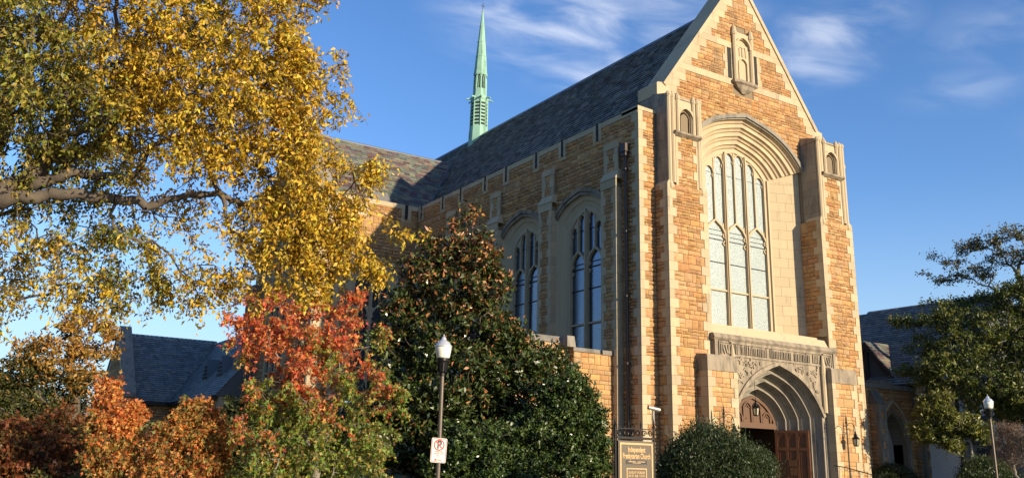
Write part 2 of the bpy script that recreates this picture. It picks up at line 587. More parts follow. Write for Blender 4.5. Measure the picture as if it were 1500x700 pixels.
def one_stone(mb, f, a, b, z0, z1, depth, a1=None, b1=None):
    """rock-faced block; a..b at the bottom, a1..b1 at the top"""
    if a1 is None: a1 = a
    if b1 is None: b1 = b
    j = 0.010
    l = b - a; h = z1 - z0
    if l < 0.03 or h < 0.03: return
    nu = 3 if l < 0.35 else (4 if l < 0.7 else 5)
    nz = 3 if h < 0.26 else 4
    t = tint_var(rng.choice(STONES), 0.19)
    pull = depth * rng.uniform(0.5, 1.35)
    tu, tz = rng.uniform(-0.5, 0.5), rng.uniform(-0.6, 0.6)
    pts = []
    o = []
    for iz in range(nz + 1):
        wz = iz / nz
        for iu in range(nu + 1):
            wu = iu / nu
            au = a + (a1 - a) * wz + j; bu = b + (b1 - b) * wz - j
            uu = au + (bu - au) * wu; zz = z0 + j + (h - 2 * j) * wz
            edge = iu in (0, nu) or iz in (0, nz)
            if edge:
                d = 0.004 + depth * rng.uniform(0.0, 0.25)
            else:
                d = pull * (1 + tu * (wu - 0.5) * 1.6 + tz * (wz - 0.5) * 1.6) + depth * rng.uniform(-0.35, 0.35)
                uu += l / nu * rng.uniform(-0.25, 0.25); zz += h / nz * rng.uniform(-0.25, 0.25)
            pts.append(f(uu, zz, d))
    # skirt down to the mortar
    n = nu + 1
    fs = []
    for iz in range(nz):
        for iu in range(nu):
            q = iz * n + iu
            fs.append((q, q + 1, q + n + 1, q + n))
    base = len(pts)
    loop = [iu for iu in range(n)] + [iz * n + nu for iz in range(1, nz + 1)] + [nz * n + iu for iu in range(nu - 1, -1, -1)] + [iz * n for iz in range(nz - 1, 0, -1)]
    cs = [(a + j, z0 + j), (b - j, z0 + j), (b1 - j, z1 - j), (a1 + j, z1 - j)]
    back = [f(u, z, -0.03) for u, z in cs]
    pts += back
    c_idx = [0, nu, nz * n + nu, nz * n]
    for k in range(4):
        i0 = loop.index(c_idx[k]); i1 = loop.index(c_idx[(k + 1) % 4])
        seq = loop[i0:i1 + 1] if i1 > i0 else loop[i0:] + loop[:i1 + 1]
        fs.append(tuple(seq + [base + (k + 1) % 4, base + k])[::-1])
    mb.add(pts, fs, t)


def lime_block(mb, f, a, b, z0, z1, a1=None, b1=None, d=0.035):
    if a1 is None: a1 = a
    if b1 is None: b1 = b
    j = 0.004
    k = rng.uniform(0.84, 1.06)
    t = (k * rng.uniform(0.98, 1.02), k, k * rng.uniform(0.95, 1.02))
    poly = [(a + j, z0 + j), (b - j, z0 + j), (b1 - j, z1 - j), (a1 + j, z1 - j)]
    mb.prism(poly, f, -0.03, d, t)


BAND = 0.42
QL = (0.27, 0.50)


def masonry(sm, lm, f, u0, u1, z0, z1, ql=False, qr=False, allow=None, depth=0.05, phase=0, lf=None, rf=None, q=QL, qd=0.035, ext=0.0):
    """random ashlar between u0 and u1 with limestone quoins; allow(z) cuts openings"""
    z = z0; k = phase
    while z < z1 - 0.04:
        zt = min(z + BAND, z1)
        if z1 - zt < 0.15: zt = z1
        zm = (z + zt) / 2
        l0 = lf(z) if lf else u0; l1 = lf(zt) if lf else u0
        r0 = rf(z) if rf else u1; r1 = rf(zt) if rf else u1
        if r0 - l0 < 0.1: break
        wl = q[k % 2] if ql else 0.0
        wr = q[k % 2] if qr else 0.0
        if ql:
            lime_block(lm, f, l0 - ext, max(l0, l1) + wl, z, zt, l1 - ext, max(l0, l1) + wl, qd)
        if qr:
            lime_block(lm, f, min(r0, r1) - wr, r0 + ext, z, zt, min(r0, r1) - wr, r1 + ext, qd)
        a = (max(l0, l1) if ql else l0) + wl; b = (min(r0, r1) if qr else r0) - wr
        # split the band into one or two courses
        courses = [(z, zt)]
        if zt - z > 0.3:
            r_ = rng.random()
            if r_ < 0.14:
                m1 = z + (zt - z) * rng.uniform(0.28, 0.36); m2 = z + (zt - z) * rng.uniform(0.62, 0.72)
                courses = [(z, m1), (m1, m2), (m2, zt)]
            elif r_ < 0.82:
                mz = z + (zt - z) * rng.uniform(0.36, 0.64)
                courses = [(z, mz), (mz, zt)]
        for (ca, cb) in courses:
            iv = [(a, b)]
            if allow:
                iv = []
                for (ea, eb) in allow((ca + cb) / 2):
                    x0, x1 = max(a, ea), min(b, eb)
                    if x1 - x0 > 0.06: iv.append((x0, x1))
            for (x0, x1) in iv:
                u = x0
                while u < x1 - 0.02:
                    l = rng.uniform(0.22, 0.70) * (0.85 if cb - ca < 0.2 else 1.0)
                    if x1 - (u + l) < 0.18: l = x1 - u
                    if l > 1.0: l = l / 2
                    if cb - ca > 0.3 and rng.random() < 0.35:
                        mz = ca + (cb - ca) * rng.uniform(0.4, 0.6)
                        one_stone(sm, f, u, u + l, ca, mz, depth); one_stone(sm, f, u, u + l, mz, cb, depth)
                    else:
                        one_stone(sm, f, u, u + l, ca, cb, depth)
                    u += l
        z = zt; k += 1


def fY(y0):                       # a wall facing the street: u = X, outward = -Y
    return lambda u, z, d: (u, y0 - d, z)


def fX(x0):                       # a wall facing left: u = Y, outward = -X
    return lambda u, z, d: (x0 - d, u, z)


def arch_z(t, rise):
    t = min(1.0, abs(t))
    return rise * (1 - (0.42 * t + 0.58 * t ** 3.6))


def arch_pts(c, half, spring, rise, n=24):
    ps = []
    for i in range(-n, n + 1):
        t = i / n
        t = math.copysign(1 - (1 - abs(t)) ** 1.6, t)
        ps.append((c + half * t, spring + arch_z(t, rise)))
    return ps


def slates(mb, org, ud, vd, nd, rows, row_h, limits, width, pal, jit=0.25, thick=0.034, tv=0.3):
    """overlapping slates; limits(v) -> list of (u0, u1)"""
    org, ud, vd, nd = Vector(org), Vector(ud), Vector(vd), Vector(nd)
    for r_ in range(rows):
        v0 = r_ * row_h; v1 = v0 + row_h * 1.15
        for (a, b) in limits(v0 + row_h / 2):
            u = a - rng.uniform(0, width)
            while u < b:
                w = width * rng.uniform(1 - jit, 1 + jit)
                x0 = max(u, a); x1 = min(u + w, b)
                u += w
                if x1 - x0 < 0.02: continue
                th = thick + rng.uniform(0, 0.02)
                dz = rng.uniform(-0.012, 0.012)
                t = tint_var(rng.choice(pal), tv)
                g = 0.008
                p = [org + ud * (x0 + g) + vd * (v0 + dz), org + ud * (x1 - g) + vd * (v0 + dz)]
                q_ = [org + ud * (x1 - g) + vd * v1, org + ud * (x0 + g) + vd * v1]
                pts = [p[0] + nd * th, p[1] + nd * th, q_[0] + nd * 0.004, q_[1] + nd * 0.004, p[0] - nd * 0.01, p[1] - nd * 0.01]
                mb.add(pts, [(0, 1, 2, 3), (4, 5, 1, 0), (4, 0, 3), (1, 5, 2)], t)


SL_MAIN = [(0.165, 0.17, 0.17), (0.14, 0.15, 0.155), (0.19, 0.185, 0.175), (0.16, 0.145, 0.15), (0.145, 0.165, 0.15), (0.11, 0.12, 0.125), (0.21, 0.205, 0.19)]
SL_VAR = [(0.20, 0.185, 0.13), (0.155, 0.17, 0.125), (0.13, 0.155, 0.13), (0.17, 0.15, 0.12), (0.145, 0.085, 0.085), (0.12, 0.075, 0.08), (0.115, 0.125, 0.115), (0.21, 0.17, 0.115), (0.16, 0.17, 0.13)]

exec_order = []
CX = 34.07


def mx(x): return 2 * CX - x


# ================================================================== GROUND
def ground_h(x, y):
    t = min(1, max(0, (y - 15.5) / 9.0)); t = t * t * (3 - 2 * t)
    return 0.9 * t


g = MB()
xs = [-900, -400, -150, -60] + [-40 + 4 * i for i in range(31)] + [100, 160, 400, 900]
ys = [-900, -300, -80, -20, 0, 6, 9, 11.0, 12, 13, 14.2, 15.5, 17, 18.5, 20, 21.5, 23, 25, 28, 35, 50, 80, 140, 300, 700, 1400]
for y in ys:
    for x in xs: g.v.append((x, y, ground_h(x, y))); g.t.append((1, 1, 1))
n = len(xs)
for i in range(len(ys) - 1):
    for k in range(n - 1): g.f.append((i * n + k, i * n + k + 1, (i + 1) * n + k + 1, (i + 1) * n + k))
tag(g.build('ground', M['grass']), kind='structure')
g = MB(); g.box(-300, 300, -7, 9.6, -0.3, 0.004); tag(g.build('road', M['asphalt']), kind='structure')
g = MB(); g.box(-300, 300, 9.6, 9.78, -0.3, 0.13); g.box(-300, 300, 11.0, 13.2, -0.3, 0.02); g.box(-300, 300, -7.2, -7.0, -0.3, 0.13)
tag(g.build('pavement', M['concrete']), kind='structure')
g = MB()
pr_ = None
for k in range(31):
    y = 13.2 + k * 0.5
    for x in (32.4, 35.8): g.v.append((x, y, ground_h(x, y) + 0.03)); g.t.append((1, 1, 1))
for k in range(30): g.f.append((2 * k, 2 * k + 1, 2 * k + 3, 2 * k + 2))
g.box(31.2, 37.0, 28.3, 29.3, 0.6, 0.945); g.box(31.0, 37.2, 28.7, 31.5, 0.6, 1.06)
tag(g.build('path', M['concrete']), kind='structure')

# ================================================================== CHURCH
church = thing('church', 'large tan sandstone gothic church with steep slate roof and big arched front window', 'church', (CX, 30.0, 0.9))
Z0 = 0.5
core = MB(); ST = MB(); QN = MB(); LM = MB(); LD = MB()

RK = 1.39                          # rake of the gable
APEX = 27.24
GY = 31.1                          # plane of the gable wall
AR_H, AR_S, AR_R = 4.06, 17.05, 2.12     # outer arch of the great window
IN_H, IN_S, IN_R = 2.24, 16.40, 1.22     # glazed arch


def rake_half(z): return max(0.0, (APEX - z) / RK)


# --- gable wall core, one slab with the great opening cut out of it
poly = [(26.75, Z0), (26.75, 17.9), (28.1, 17.9), (28.1, 19.5), (CX - rake_half(19.5), 19.5), (CX, APEX - 0.1)]
poly += [(mx(x), z) for x, z in poly[:5]][::-1]
op = arch_pts(CX, AR_H + 0.05, AR_S, AR_R, 14)
hole = [(CX + AR_H + 0.05, Z0)] + op[::-1] + [(CX - AR_H - 0.05, Z0)]
poly = poly + hole
gcore = MB(); gcore.prism(poly, fY(GY + 0.03), 0.0, -1.3)

LOW_T = 14.22                      # where the piers narrow
for side in (0, 1):
    mir = (lambda x: x) if side == 0 else mx
    # cores
    core.box(mir(27.63), mir(30.02), 30.03, GY + 0.2, Z0, LOW_T - 0.05)
    core.box(mir(27.78), mir(29.9), 30.10, GY + 0.2, LOW_T - 0.1, 18.55)

    def FF(y0, mir=mir): return lambda u, z, d: (mir(u), y0 - d, z)
    # pier, front face below the shafts
    masonry(ST, QN, FF(30.0), 27.6, 30.05, Z0, LOW_T, True, True, ext=0.03)
    # pier, outer side and inner side
    sgn = 1 if side == 0 else -1
    fo = lambda u, z, d, m_=mir: (m_(27.6 - d), u, z)
    fi = lambda u, z, d, m_=mir: (m_(30.05 + d), u, z)
    masonry(ST, QN, fo, 30.0, 30.86, Z0, LOW_T, True, False, q=(0.5, 0.27), phase=0)
    masonry(ST, QN, fi, 30.0, 31.3, 8.2, LOW_T, True, False, q=(0.5, 0.27), phase=0)
    # weathering at the narrowing
    for (xa, xb) in ((27.58, 27.78), (29.88, 30.08)):
        QN.hexa([(mir(xa), 29.96, LOW_T), (mir(xb), 29.96, LOW_T), (mir(xb), 30.9, LOW_T), (mir(xa), 30.9, LOW_T)],
                [(mir(27.75 if xa < 28 else 29.86), 30.02, LOW_T + 0.22), (mir(27.80 if xa < 28 else 29.92), 30.02, LOW_T + 0.22), (mir(27.80 if xa < 28 else 29.92), 30.9, LOW_T + 0.22), (mir(27.75 if xa < 28 else 29.86), 30.9, LOW_T + 0.22)])
    # pier, upper stage
    masonry(ST, QN, FF(30.04), 28.18, 29.62, LOW_T, 16.68, True, True, q=(0.14, 0.34))
    # side faces of the upper stage in limestone blocks
    z = LOW_T; k = 0
    while z < 18.5:
        zt = min(z + 0.44, 18.6)
        for fn, y1 in ((lambda u, z_, d, m_=mir: (m_(27.76 - d), u, z_), 31.1), (lambda u, z_, d, m_=mir: (m_(29.9 + d), u, z_), 31.12)):
            sp = 30.3 + (0.28 if k % 2 else 0.45)
            lime_block(LD, fn, 30.12, sp, z, zt); lime_block(LD, fn, sp, y1, z, zt)
        z = zt; k += 1
    flush('pier')
    # limestone stage above the sill
    for xs_ in (27.84, 29.80):
        SH = MB()
        SH.lathe([(0.115, 14.05), (0.165, 14.12), (0.17, 14.2), (0.115, 14.34), (0.115, 18.58), (0.15, 18.62), (0.15, 18.7), (0.05, 18.82)], (mir(xs_), 30.06, 0), 8, rot=R(22.5))
        # little corbel the shaft stands on
        SH.lathe([(0.02, 13.86), (0.17, 14.05), (0.175, 14.12)], (mir(xs_), 30.06, 0), 8, rot=R(22.5))
        SH.build('corner_shaft', M['lime'], church)
    for xs_ in (28.06, 29.66):
        SH = MB()
        SH.lathe([(0.10, 14.3), (0.10, 16.7), (0.105, 18.5), (0.13, 18.55), (0.13, 18.66), (0.03, 18.84)], (mir(xs_), 30.03, 0), 8, rot=R(22.5))
        SH.build('corner_shaft', M['lime'], church)
    NI = MB()
    c0 = 28.86
    ap = arch_pts(c0, 0.37, 17.75, 0.34, 8)
    pl = [(28.2, 16.8), (28.2, 18.62), (29.52, 18.62), (29.52, 16.8), (c0 + 0.37, 16.8)] + ap[::-1] + [(c0 - 0.37, 16.8)]
    NI.prism(pl, FF(30.02), 0.0, -0.2)
    NI.box(mir(28.2), mir(29.52), 30.2, 30.4, 16.8, 18.6)
    NI.ribbon(FF(30.02), [(c0 - 0.47, 17.62)] + arch_pts(c0, 0.47, 17.78, 0.38, 8) + [(c0 + 0.47, 17.62)], 0.11, 0.09, -0.02)
    NI.ribbon(FF(30.02), [(c0 - 0.27, 16.82)] + arch_pts(c0, 0.27, 17.7, 0.24, 8) + [(c0 + 0.27, 16.82)], 0.08, -0.08, -0.19)
    for dx_ in (-0.47, 0.47):
        NI.lathe([(0.10, 16.8), (0.10, 18.45), (0.13, 18.5), (0.13, 18.62), (0.02, 18.86)], (mir(c0 + dx_ * 1.06), 30.0, 0), 8, rot=R(22.5))
    NI.build('niche', M['lime'], church)
    SI = MB()
    for (za, zb, ya, yb) in ((16.62, 16.74, 29.96, 29.80), (16.74, 16.82, 29.80, 29.80)):
        SI.hexa([(mir(28.1), ya, za), (mir(29.66), ya, za), (mir(29.66), 30.1, za), (mir(28.1), 30.1, za)],
                [(mir(28.02), yb, zb), (mir(29.74), yb, zb), (mir(29.74), 30.1, zb), (mir(28.02), 30.1, zb)])
    SI.hexa([(mir(28.02), 29.8, 16.82), (mir(29.74), 29.8, 16.82), (mir(29.74), 30.1, 16.82), (mir(28.02), 30.1, 16.82)],
            [(mir(28.1), 29.98, 16.9), (mir(29.66), 29.98, 16.9), (mir(29.66), 30.1, 16.9), (mir(28.1), 30.1, 16.9)])
    SI.build('sill', M['lime_dark'], church)
    # cap of the pier
    CP = MB()
    CP.hexa([(mir(27.72), 29.98, 18.52), (mir(29.96), 29.98, 18.52), (mir(29.96), 31.15, 18.52), (mir(27.72), 31.15, 18.52)],
            [(mir(27.8), 30.1, 18.72), (mir(29.88), 30.1, 18.72), (mir(29.88), 31.15, 19.0), (mir(27.8), 31.15, 19.0)])
    CP.build('pier_cap', M['lime_dark'], church)
    # wing wall beside the pier
    core.box(mir(26.68), mir(27.9), 30.88, 32.0, Z0, 17.9)
    masonry(ST, QN, FF(30.85), 26.65, 27.62, Z0, 17.85, True, False, q=(0.24, 0.46), ext=0.03)
    WC = MB()
    WW = MB()
    WW.hexa([(mir(26.6), 30.8, 17.85), (mir(27.72), 30.8, 17.85), (mir(27.72), 32.0, 17.85), (mir(26.6), 32.0, 17.85)],
            [(mir(26.6), 30.8, 18.05), (mir(27.72), 30.8, 18.0), (mir(27.72), 32.0, 18.1), (mir(26.6), 32.0, 18.05)])
    WW.build('wing_cap', M['lime'], church)
    # kneeler block of the gable
    WC.box(mir(28.05), mir(28.86), GY - 0.04, GY + 1.36, 19.05, 19.66)
    WC.hexa([(mir(28.05), GY - 0.04, 19.66), (mir(28.86), GY - 0.04, 19.66), (mir(28.86), GY + 1.3, 19.66), (mir(28.05), GY + 1.3, 19.66)],
            [(mir(28.2), GY + 0.05, 19.78), (mir(28.86), GY + 0.02, 19.84), (mir(28.86), GY + 1.3, 19.84), (mir(28.2), GY + 1.3, 19.78)])
    WC.build('kneeler', M['lime'], church)
    # stone between kneeler and wing, side of the gable
    z = 17.95; k = 0
    while z < 19.0:
        zt = min(z + 0.42, 19.05)
        lime_block(LD, lambda u, z_, d, m_=mir: (m_(28.1 - d), u, z_), GY, GY + 1.25, z, zt, d=0.02)
        lime_block(QN, FF(GY), 28.08, 28.5, z, zt)
        z = zt
    flush('wing_wall')
    # rake coping
    CO = MB()
    for (o0, o1, y0, y1, mt) in ((-0.02, 0.19, GY - 0.10, GY + 1.38, 'a'),):
        zb = 19.62
        xb = CX - rake_half(zb)
        nx, nz = -RK / math.hypot(1, RK), 1 / math.hypot(1, RK)
        segs = 11
        for i in range(segs):
            ta, tb = i / segs, (i + 1) / segs
            g_ = 0.003
            xa, za = xb + (CX - xb) * (ta + g_ / 9), zb + (APEX - zb) * (ta + g_ / 9)
            xc, zc = xb + (CX - xb) * (tb - g_ / 9), zb + (APEX - zb) * (tb - g_ / 9)
            k = rng.uniform(0.85, 1.05)
            a0 = (xa + nx * o0, za + nz * o0); a1 = (xa + nx * o1, za + nz * o1)
            b0 = (xc + nx * o0, zc + nz * o0); b1 = (xc + nx * o1, zc + nz * o1)
            if i == segs - 1:
                b0 = (CX, APEX + o0 / nz); b1 = (CX, APEX + o1 / nz)
            CO.hexa([(mir(x), y0, z_) for x, z_ in (a0, b0, b1, a1)], [(mir(x), y1, z_) for x, z_ in (a0, b0, b1, a1)], (k, k, k))
    CO.build('gable_coping', M['lime'], church)


# --- gable face: stones, limestone bands, toothed border under the coping
def lf_g(z): return CX - rake_half(z) + 0.03 if z > 19.45 else 28.12
def rf_g(z): return mx(lf_g(z))


SLIT = (0.82, 1.10)


def allow_g(z):
    cuts = []
    if z < AR_S + AR_R + 0.3:
        # clear of the great arch
        if z < AR_S + 0.05: cuts.append((CX - 4.3, CX + 4.3))
        else:
            lo, hi = 0.0, 1.0
            hh = 0.0
            for i in range(41):
                t = i / 40
                if AR_S + 0.22 + arch_z(t, AR_R) > z: hh = max(hh, (AR_H + 0.12) * t)
            if hh > 0: cuts.append((CX - hh, CX + hh))
        if z < 18.6: cuts += [(20, 29.98), (mx(29.98), 60)]
    if 20.5 < z < 24.05: cuts.append((CX - 0.74, CX + 0.74))
    if 21.15 < z < 23.0: cuts.append((CX - 1.42, CX + 1.42))
    if 24.05 <= z < 24.4: cuts.append((CX - 0.35, CX + 0.35))
    if 20.3 < z < 20.85: cuts.append((CX - 0.3, CX + 0.3))
    iv = [(0, 100)]
    for a, b in cuts:
        nv = []
        for x0, x1 in iv:
            if b <= x0 or a >= x1: nv.append((x0, x1)); continue
            if a > x0: nv.append((x0, a))
            if b < x1: nv.append((b, x1))
        iv = nv
    return iv


fg = fY(GY)
masonry(ST, QN, fg, 0, 0, 17.0, 18.95, False, False, allow_g, lf=lambda z: 28.5, rf=lambda z: mx(28.5))
masonry(ST, QN, fg, 0, 0, 18.95, 20.83, True, True, allow_g, lf=lf_g, rf=rf_g, q=(0.5, 0.62))
masonry(ST, QN, fg, 0, 0, 21.19, 22.92, True, True, allow_g, lf=lf_g, rf=rf_g, q=(0.36, 0.5))
masonry(ST, QN, fg, 0, 0, 23.27, 26.7, True, True, allow_g, lf=lf_g, rf=rf_g, q=(0.34, 0.46))
for (za, zb) in ((20.83, 21.19), (22.92, 23.27)):
    a, b = lf_g(za), rf_g(za)
    x = a
    while x < b - 0.01:
        l = min(rng.uniform(0.8, 1.4), b - x)
        if b - (x + l) < 0.5: l = b - x
        xa, xb = x, x + l
        segs = [(xa, xb)]
        if za > 22: segs = [(p, q_) for p, q_ in ((xa, min(xb, CX - 0.74)), (max(xa, CX + 0.74), xb)) if q_ - p > 0.03]
        else: segs = [(p, q_) for p, q_ in ((xa, min(xb, CX - 0.8)), (max(xa, CX - 0.8), min(xb, CX + 0.8)), (max(xa, CX + 0.8), xb)) if q_ - p > 0.03]
        for p, q_ in segs:
            lime_block(QN, fg, p, q_, za, zb, max(p, lf_g(zb)), min(q_, rf_g(zb)))
        x += l
# jambs of the two slits
for s_ in (-1, 1):
    z = 21.19; k = 0
    while z < 22.9:
        zt = min(z + 0.43, 22.92)
        w = 0.18 if k % 2 else 0.32
        a, b = CX + s_ * SLIT[1], CX + s_ * (SLIT[1] + w)
        lime_block(QN, fg, min(a, b), max(a, b), z, zt)
        if w < 0.32:
            a, b = CX + s_ * (SLIT[1] + w), CX + s_ * 1.42
            one_stone(ST, fg, min(a, b), max(a, b), z, zt, 0.03)
        a, b = CX + s_ * 0.70, CX + s_ * SLIT[0]
        lime_block(QN, fg, min(a, b), max(a, b), z, zt)
        z = zt; k += 1
core = gcore
flush('gable_wall')
for s_ in (-1, 1):
    SO = MB()
    SO.box(CX + s_ * SLIT[0], CX + s_ * SLIT[1], GY - 0.004, GY + 0.05, 21.2, 22.91)
    SO.build('slit_opening', M['dark'], church)
# aedicule between the slits
AE = MB()
fa = fY(GY)
ap = arch_pts(CX, 0.44, 23.25, 0.35, 8)
AE.prism([(CX - 0.7, 21.1), (CX - 0.7, 23.95), (CX + 0.7, 23.95), (CX + 0.7, 21.1), (CX + 0.48, 21.1)] + [(x + (0.04 if x > CX else -0.04), z) for x, z in ap[::-1]] + [(CX - 0.48, 21.1)], fa, 0.10, 0.0)
AE.box(CX - 0.6, CX + 0.6, GY - 0.005, GY + 0.1, 21.1, 23.8, (0.95, 0.95, 0.95))
ap2 = arch_pts(CX, 0.28, 22.25, 0.22, 8)
AE.prism([(CX - 0.47, 21.1), (CX - 0.47, 23.3), (CX + 0.47, 23.3), (CX + 0.47, 21.1), (CX + 0.28, 21.1)] + ap2[::-1] + [(CX - 0.28, 21.1)], fa, 0.055, 0.0)
AE.ribbon(fa, [(CX - 0.5, 23.1)] + arch_pts(CX, 0.5, 23.3, 0.4, 8) + [(CX + 0.5, 23.1)], 0.09, 0.2, 0.08)
AE.ribbon(fa, [(CX - 0.31, 21.2)] + arch_pts(CX, 0.31, 22.25, 0.26, 8) + [(CX + 0.31, 21.2)], 0.06, 0.11, 0.04)
for dx_ in (-0.13, 0.13):
    AE.ribbon(fa, [(CX + dx_ - 0.1, 22.6), (CX + dx_ - 0.1, 23.05)] + arch_pts(CX + dx_, 0.1, 23.05, 0.13, 4) + [(CX + dx_ + 0.1, 23.05), (CX + dx_ + 0.1, 22.6)], 0.035, 0.1, 0.05)
for dx_ in (-0.62, 0.62):
    AE.lathe([(0.13, 21.1), (0.13, 23.7), (0.17, 23.75), (0.17, 23.9), (0.13, 23.98), (0.12, 24.12), (0.03, 24.3)], (CX + dx_, GY - 0.10, 0), 8, rot=R(22.5))
AE.build('niche', M['lime'], church)
CB = MB()
rows = []
for (w, y, z) in ((0.86, 0.36, 21.12), (0.86, 0.36, 20.98), (0.7, 0.26, 20.9), (0.5, 0.2, 20.72), (0.24, 0.1, 20.58), (0.12, 0.06, 20.5)):
    rows.append([(CX - w, GY, z), (CX - w, GY - y * 0.75, z), (CX - w * 0.6, GY - y, z), (CX + w * 0.6, GY - y, z), (CX + w, GY - y * 0.75, z), (CX + w, GY, z)])
for i in range(len(rows) - 1): CB.hexa(rows[i + 1], rows[i])
CB.build('corbel', M['lime_dark'], church)


# ------------------------------------------------------------------ windows
def tracery(mb, f, c, half, sill, spring, rise, nl, z_head, z_tr, mull=0.16, d0=0.0, d1=-0.22, head_h=0.62):
    """main lights with cusped heads, paired lights above, filling a four-centred arch"""
    def top(u): return spring + arch_z((u - c) / half, rise)
    w = 2 * half / nl
    edges = [c - half + w * i for i in range(nl + 1)]
    # frame
    mb.ribbon(f, [(c - half, sill)] + arch_pts(c, half, spring, rise, 14) + [(c + half, sill)], mull * 1.1, d0 + 0.05, d1)
    for e in edges[1:-1]:
        mb.ribbon(f, [(e, sill), (e, top(e) - 0.02)], mull, d0 + 0.05, d1)
        mb.ribbon(f, [(e, sill), (e, top(e) - 0.02)], mull * 0.45, d0 + 0.12, d0)
    if z_tr: mb.ribbon(f, [(c - half, z_tr), (c + half, z_tr)], 0.085, d0, d1)
    mb.ribbon(f, [(c - half, sill), (c + half, sill)], 0.12, d0 + 0.06, d1)
    for i in range(nl):
        a, b = edges[i] + mull * 0.5, edges[i + 1] - mull * 0.5
        m_ = (a + b) / 2; hw = (b - a) / 2
        zs = z_head - head_h
        # ogee-sided head of the main light
        L_ = [(a - 0.02, zs - 0.1), (a + 0.01, zs + head_h * 0.28), (a + hw * 0.35, zs + head_h * 0.66), (m_, z_head)]
        R_ = [(2 * m_ - u, z) for u, z in L_[::-1]]
        mb.ribbon(f, L_ + R_[1:], 0.095, d0 + 0.03, d1)
        # cusps
        for s_ in (-1, 1):
            e = m_ + s_ * hw
            for zc_, k in ((zs + head_h * 0.10, 0.13), (zs - head_h * 0.36, 0.13)):
                mb.ribbon(f, [(e, zc_ + 0.16), (e - s_ * k * 0.85, zc_ + 0.045), (e - s_ * k, zc_), (e - s_ * k * 0.85, zc_ - 0.045), (e, zc_ - 0.12)], 0.05, d0 - 0.02, d1)
        # spandrels beside the head
        for s_ in (-1, 1):
            e = m_ + s_ * hw
            mb.prism([(e, zs + 0.1), (e - s_ * hw * 0.12, zs + head_h * 0.32), (e - s_ * hw * 0.38, zs + head_h * 0.66), (e - s_ * hw * 0.15, zs + head_h * 0.82), (e, zs + head_h * 0.95)], f, d0 - 0.05, d1)
        # sub mullion
        mb.ribbon(f, [(m_, z_head - 0.02), (m_, top(m_))], 0.075, d0 + 0.02, d1)
        for (p, q_) in ((a, m_ - 0.035), (m_ + 0.035, b)):
            mm = (p + q_) / 2; hh = (q_ - p) / 2
            tl = min(top(p), top(q_)) - 0.04
            zs2 = tl - hh * 1.15
            hp = [(mm + hh * math.cos(t_), zs2 + hh * 1.25 * math.sin(t_)) for t_ in [math.pi * (1 - k / 8) for k in range(9)]]
            pl = [(p, zs2 - 0.0)] + hp + [(q_, zs2 - 0.0), (q_ + 0.02, top(q_) + 0.0), (mm, top(mm)), (p - 0.02, top(p))]
            mb.prism(pl, f, d0 - 0.02, d1)
            mb.ribbon(f, hp, 0.045, d0 + 0.02, d1)
            for s_ in (-1, 1):
                e = mm + s_ * hh
                mb.ribbon(f, [(e, zs2 + 0.05), (e - s_ * 0.07, zs2 - 0.08), (e, zs2 - 0.2)], 0.04, d0 - 0.03, d1)


def bars(mb, f, c, half, zs, d):
    for z in zs: mb.ribbon(f, [(c - half, z), (c + half, z)], 0.045, d, d - 0.05)


def glazing(mb, f, c, half, sill, spring, rise, d):
    pl = [(c - half, sill)] + arch_pts(c, half, spring, rise, 14) + [(c + half, sill)]
    mb.prism(pl, f, d, d - 0.03)


# great window
GP = 31.98
win = MB()
fw = fY(GP)
tracery(win, fw, CX, 2.2, 8.27, 16.42, 1.2, 3, 13.72, 10.16, mull=0.17, d1=-0.14, head_h=0.85)
bb = MB(); bars(bb, fw, CX, 2.2, (11.55, 12.72), -0.08)
for i in range(3):
    w = 4.4 / 3; x0 = CX - 2.2 + w * i + 0.09
    bb.ribbon(fw, [(x0, 12.95), (x0 + w - 0.18, 12.95)], 0.03, -0.09, -0.14)
    bb.ribbon(fw, [(x0, 13.2), (x0 + w - 0.18, 13.2)], 0.03, -0.09, -0.14)
    bb.ribbon(fw, [(x0, 16.2), (x0 + w - 0.18, 16.2)], 0.02, -0.09, -0.14)
great = multi('window', [(win, M['lime']), (bb, M['iron'])], church)
tag(great, label='great arched front window with pale stone tracery')
gl = MB(); glazing(gl, fw, CX, 2.25, 8.2, 16.42, 1.2, -0.10)
gl.build('glass', M['glass_front'], great, uvf=lambda p: (p[0], p[2]))
# moulded arch from the wall face down to the glass
prof = [(0.0, 0.0)]
orders = 4
for k in range(orders):
    a0, a1 = k / orders, (k + 1) / orders
    for (pa, pb) in ((0.14, 0.0), (0.17, 0.45), (0.34, 0.75), (0.44, 0.62), (0.50, 0.50), (0.58, 0.60), (0.64, 0.98), (0.84, 1.05), (1.0, 1.0)):
        prof.append((a0 + (a1 - a0) * pa, a0 + (a1 - a0) * pb))
rows = []
for pa, pb in prof:
    h_ = AR_H + (IN_H - AR_H) * pa; s_ = AR_S + (IN_S - AR_S) * pa; r_ = AR_R + (IN_R - AR_R) * pa
    y = GY - 0.02 + (GP - 0.02 - GY) * pb
    rows.append([(x, y, z) for x, z in arch_pts(CX, h_, s_, r_, 20)])
am = MB(); am.loft_blocks(rows, 3)
am.build('arch_moulding', M['lime'], great, recalc=False)
hd = MB()
hp = arch_pts(CX, AR_H + 0.10, AR_S + 0.02, AR_R + 0.10, 20)
hd.ribbon(fg, hp, 0.2, 0.17, -0.05)
hd.ribbon(fg, arch_pts(CX, AR_H - 0.02, AR_S, AR_R - 0.01, 20), 0.1, 0.08, -0.05)
hd.build('hood_mould', M['lime_grey'], great)
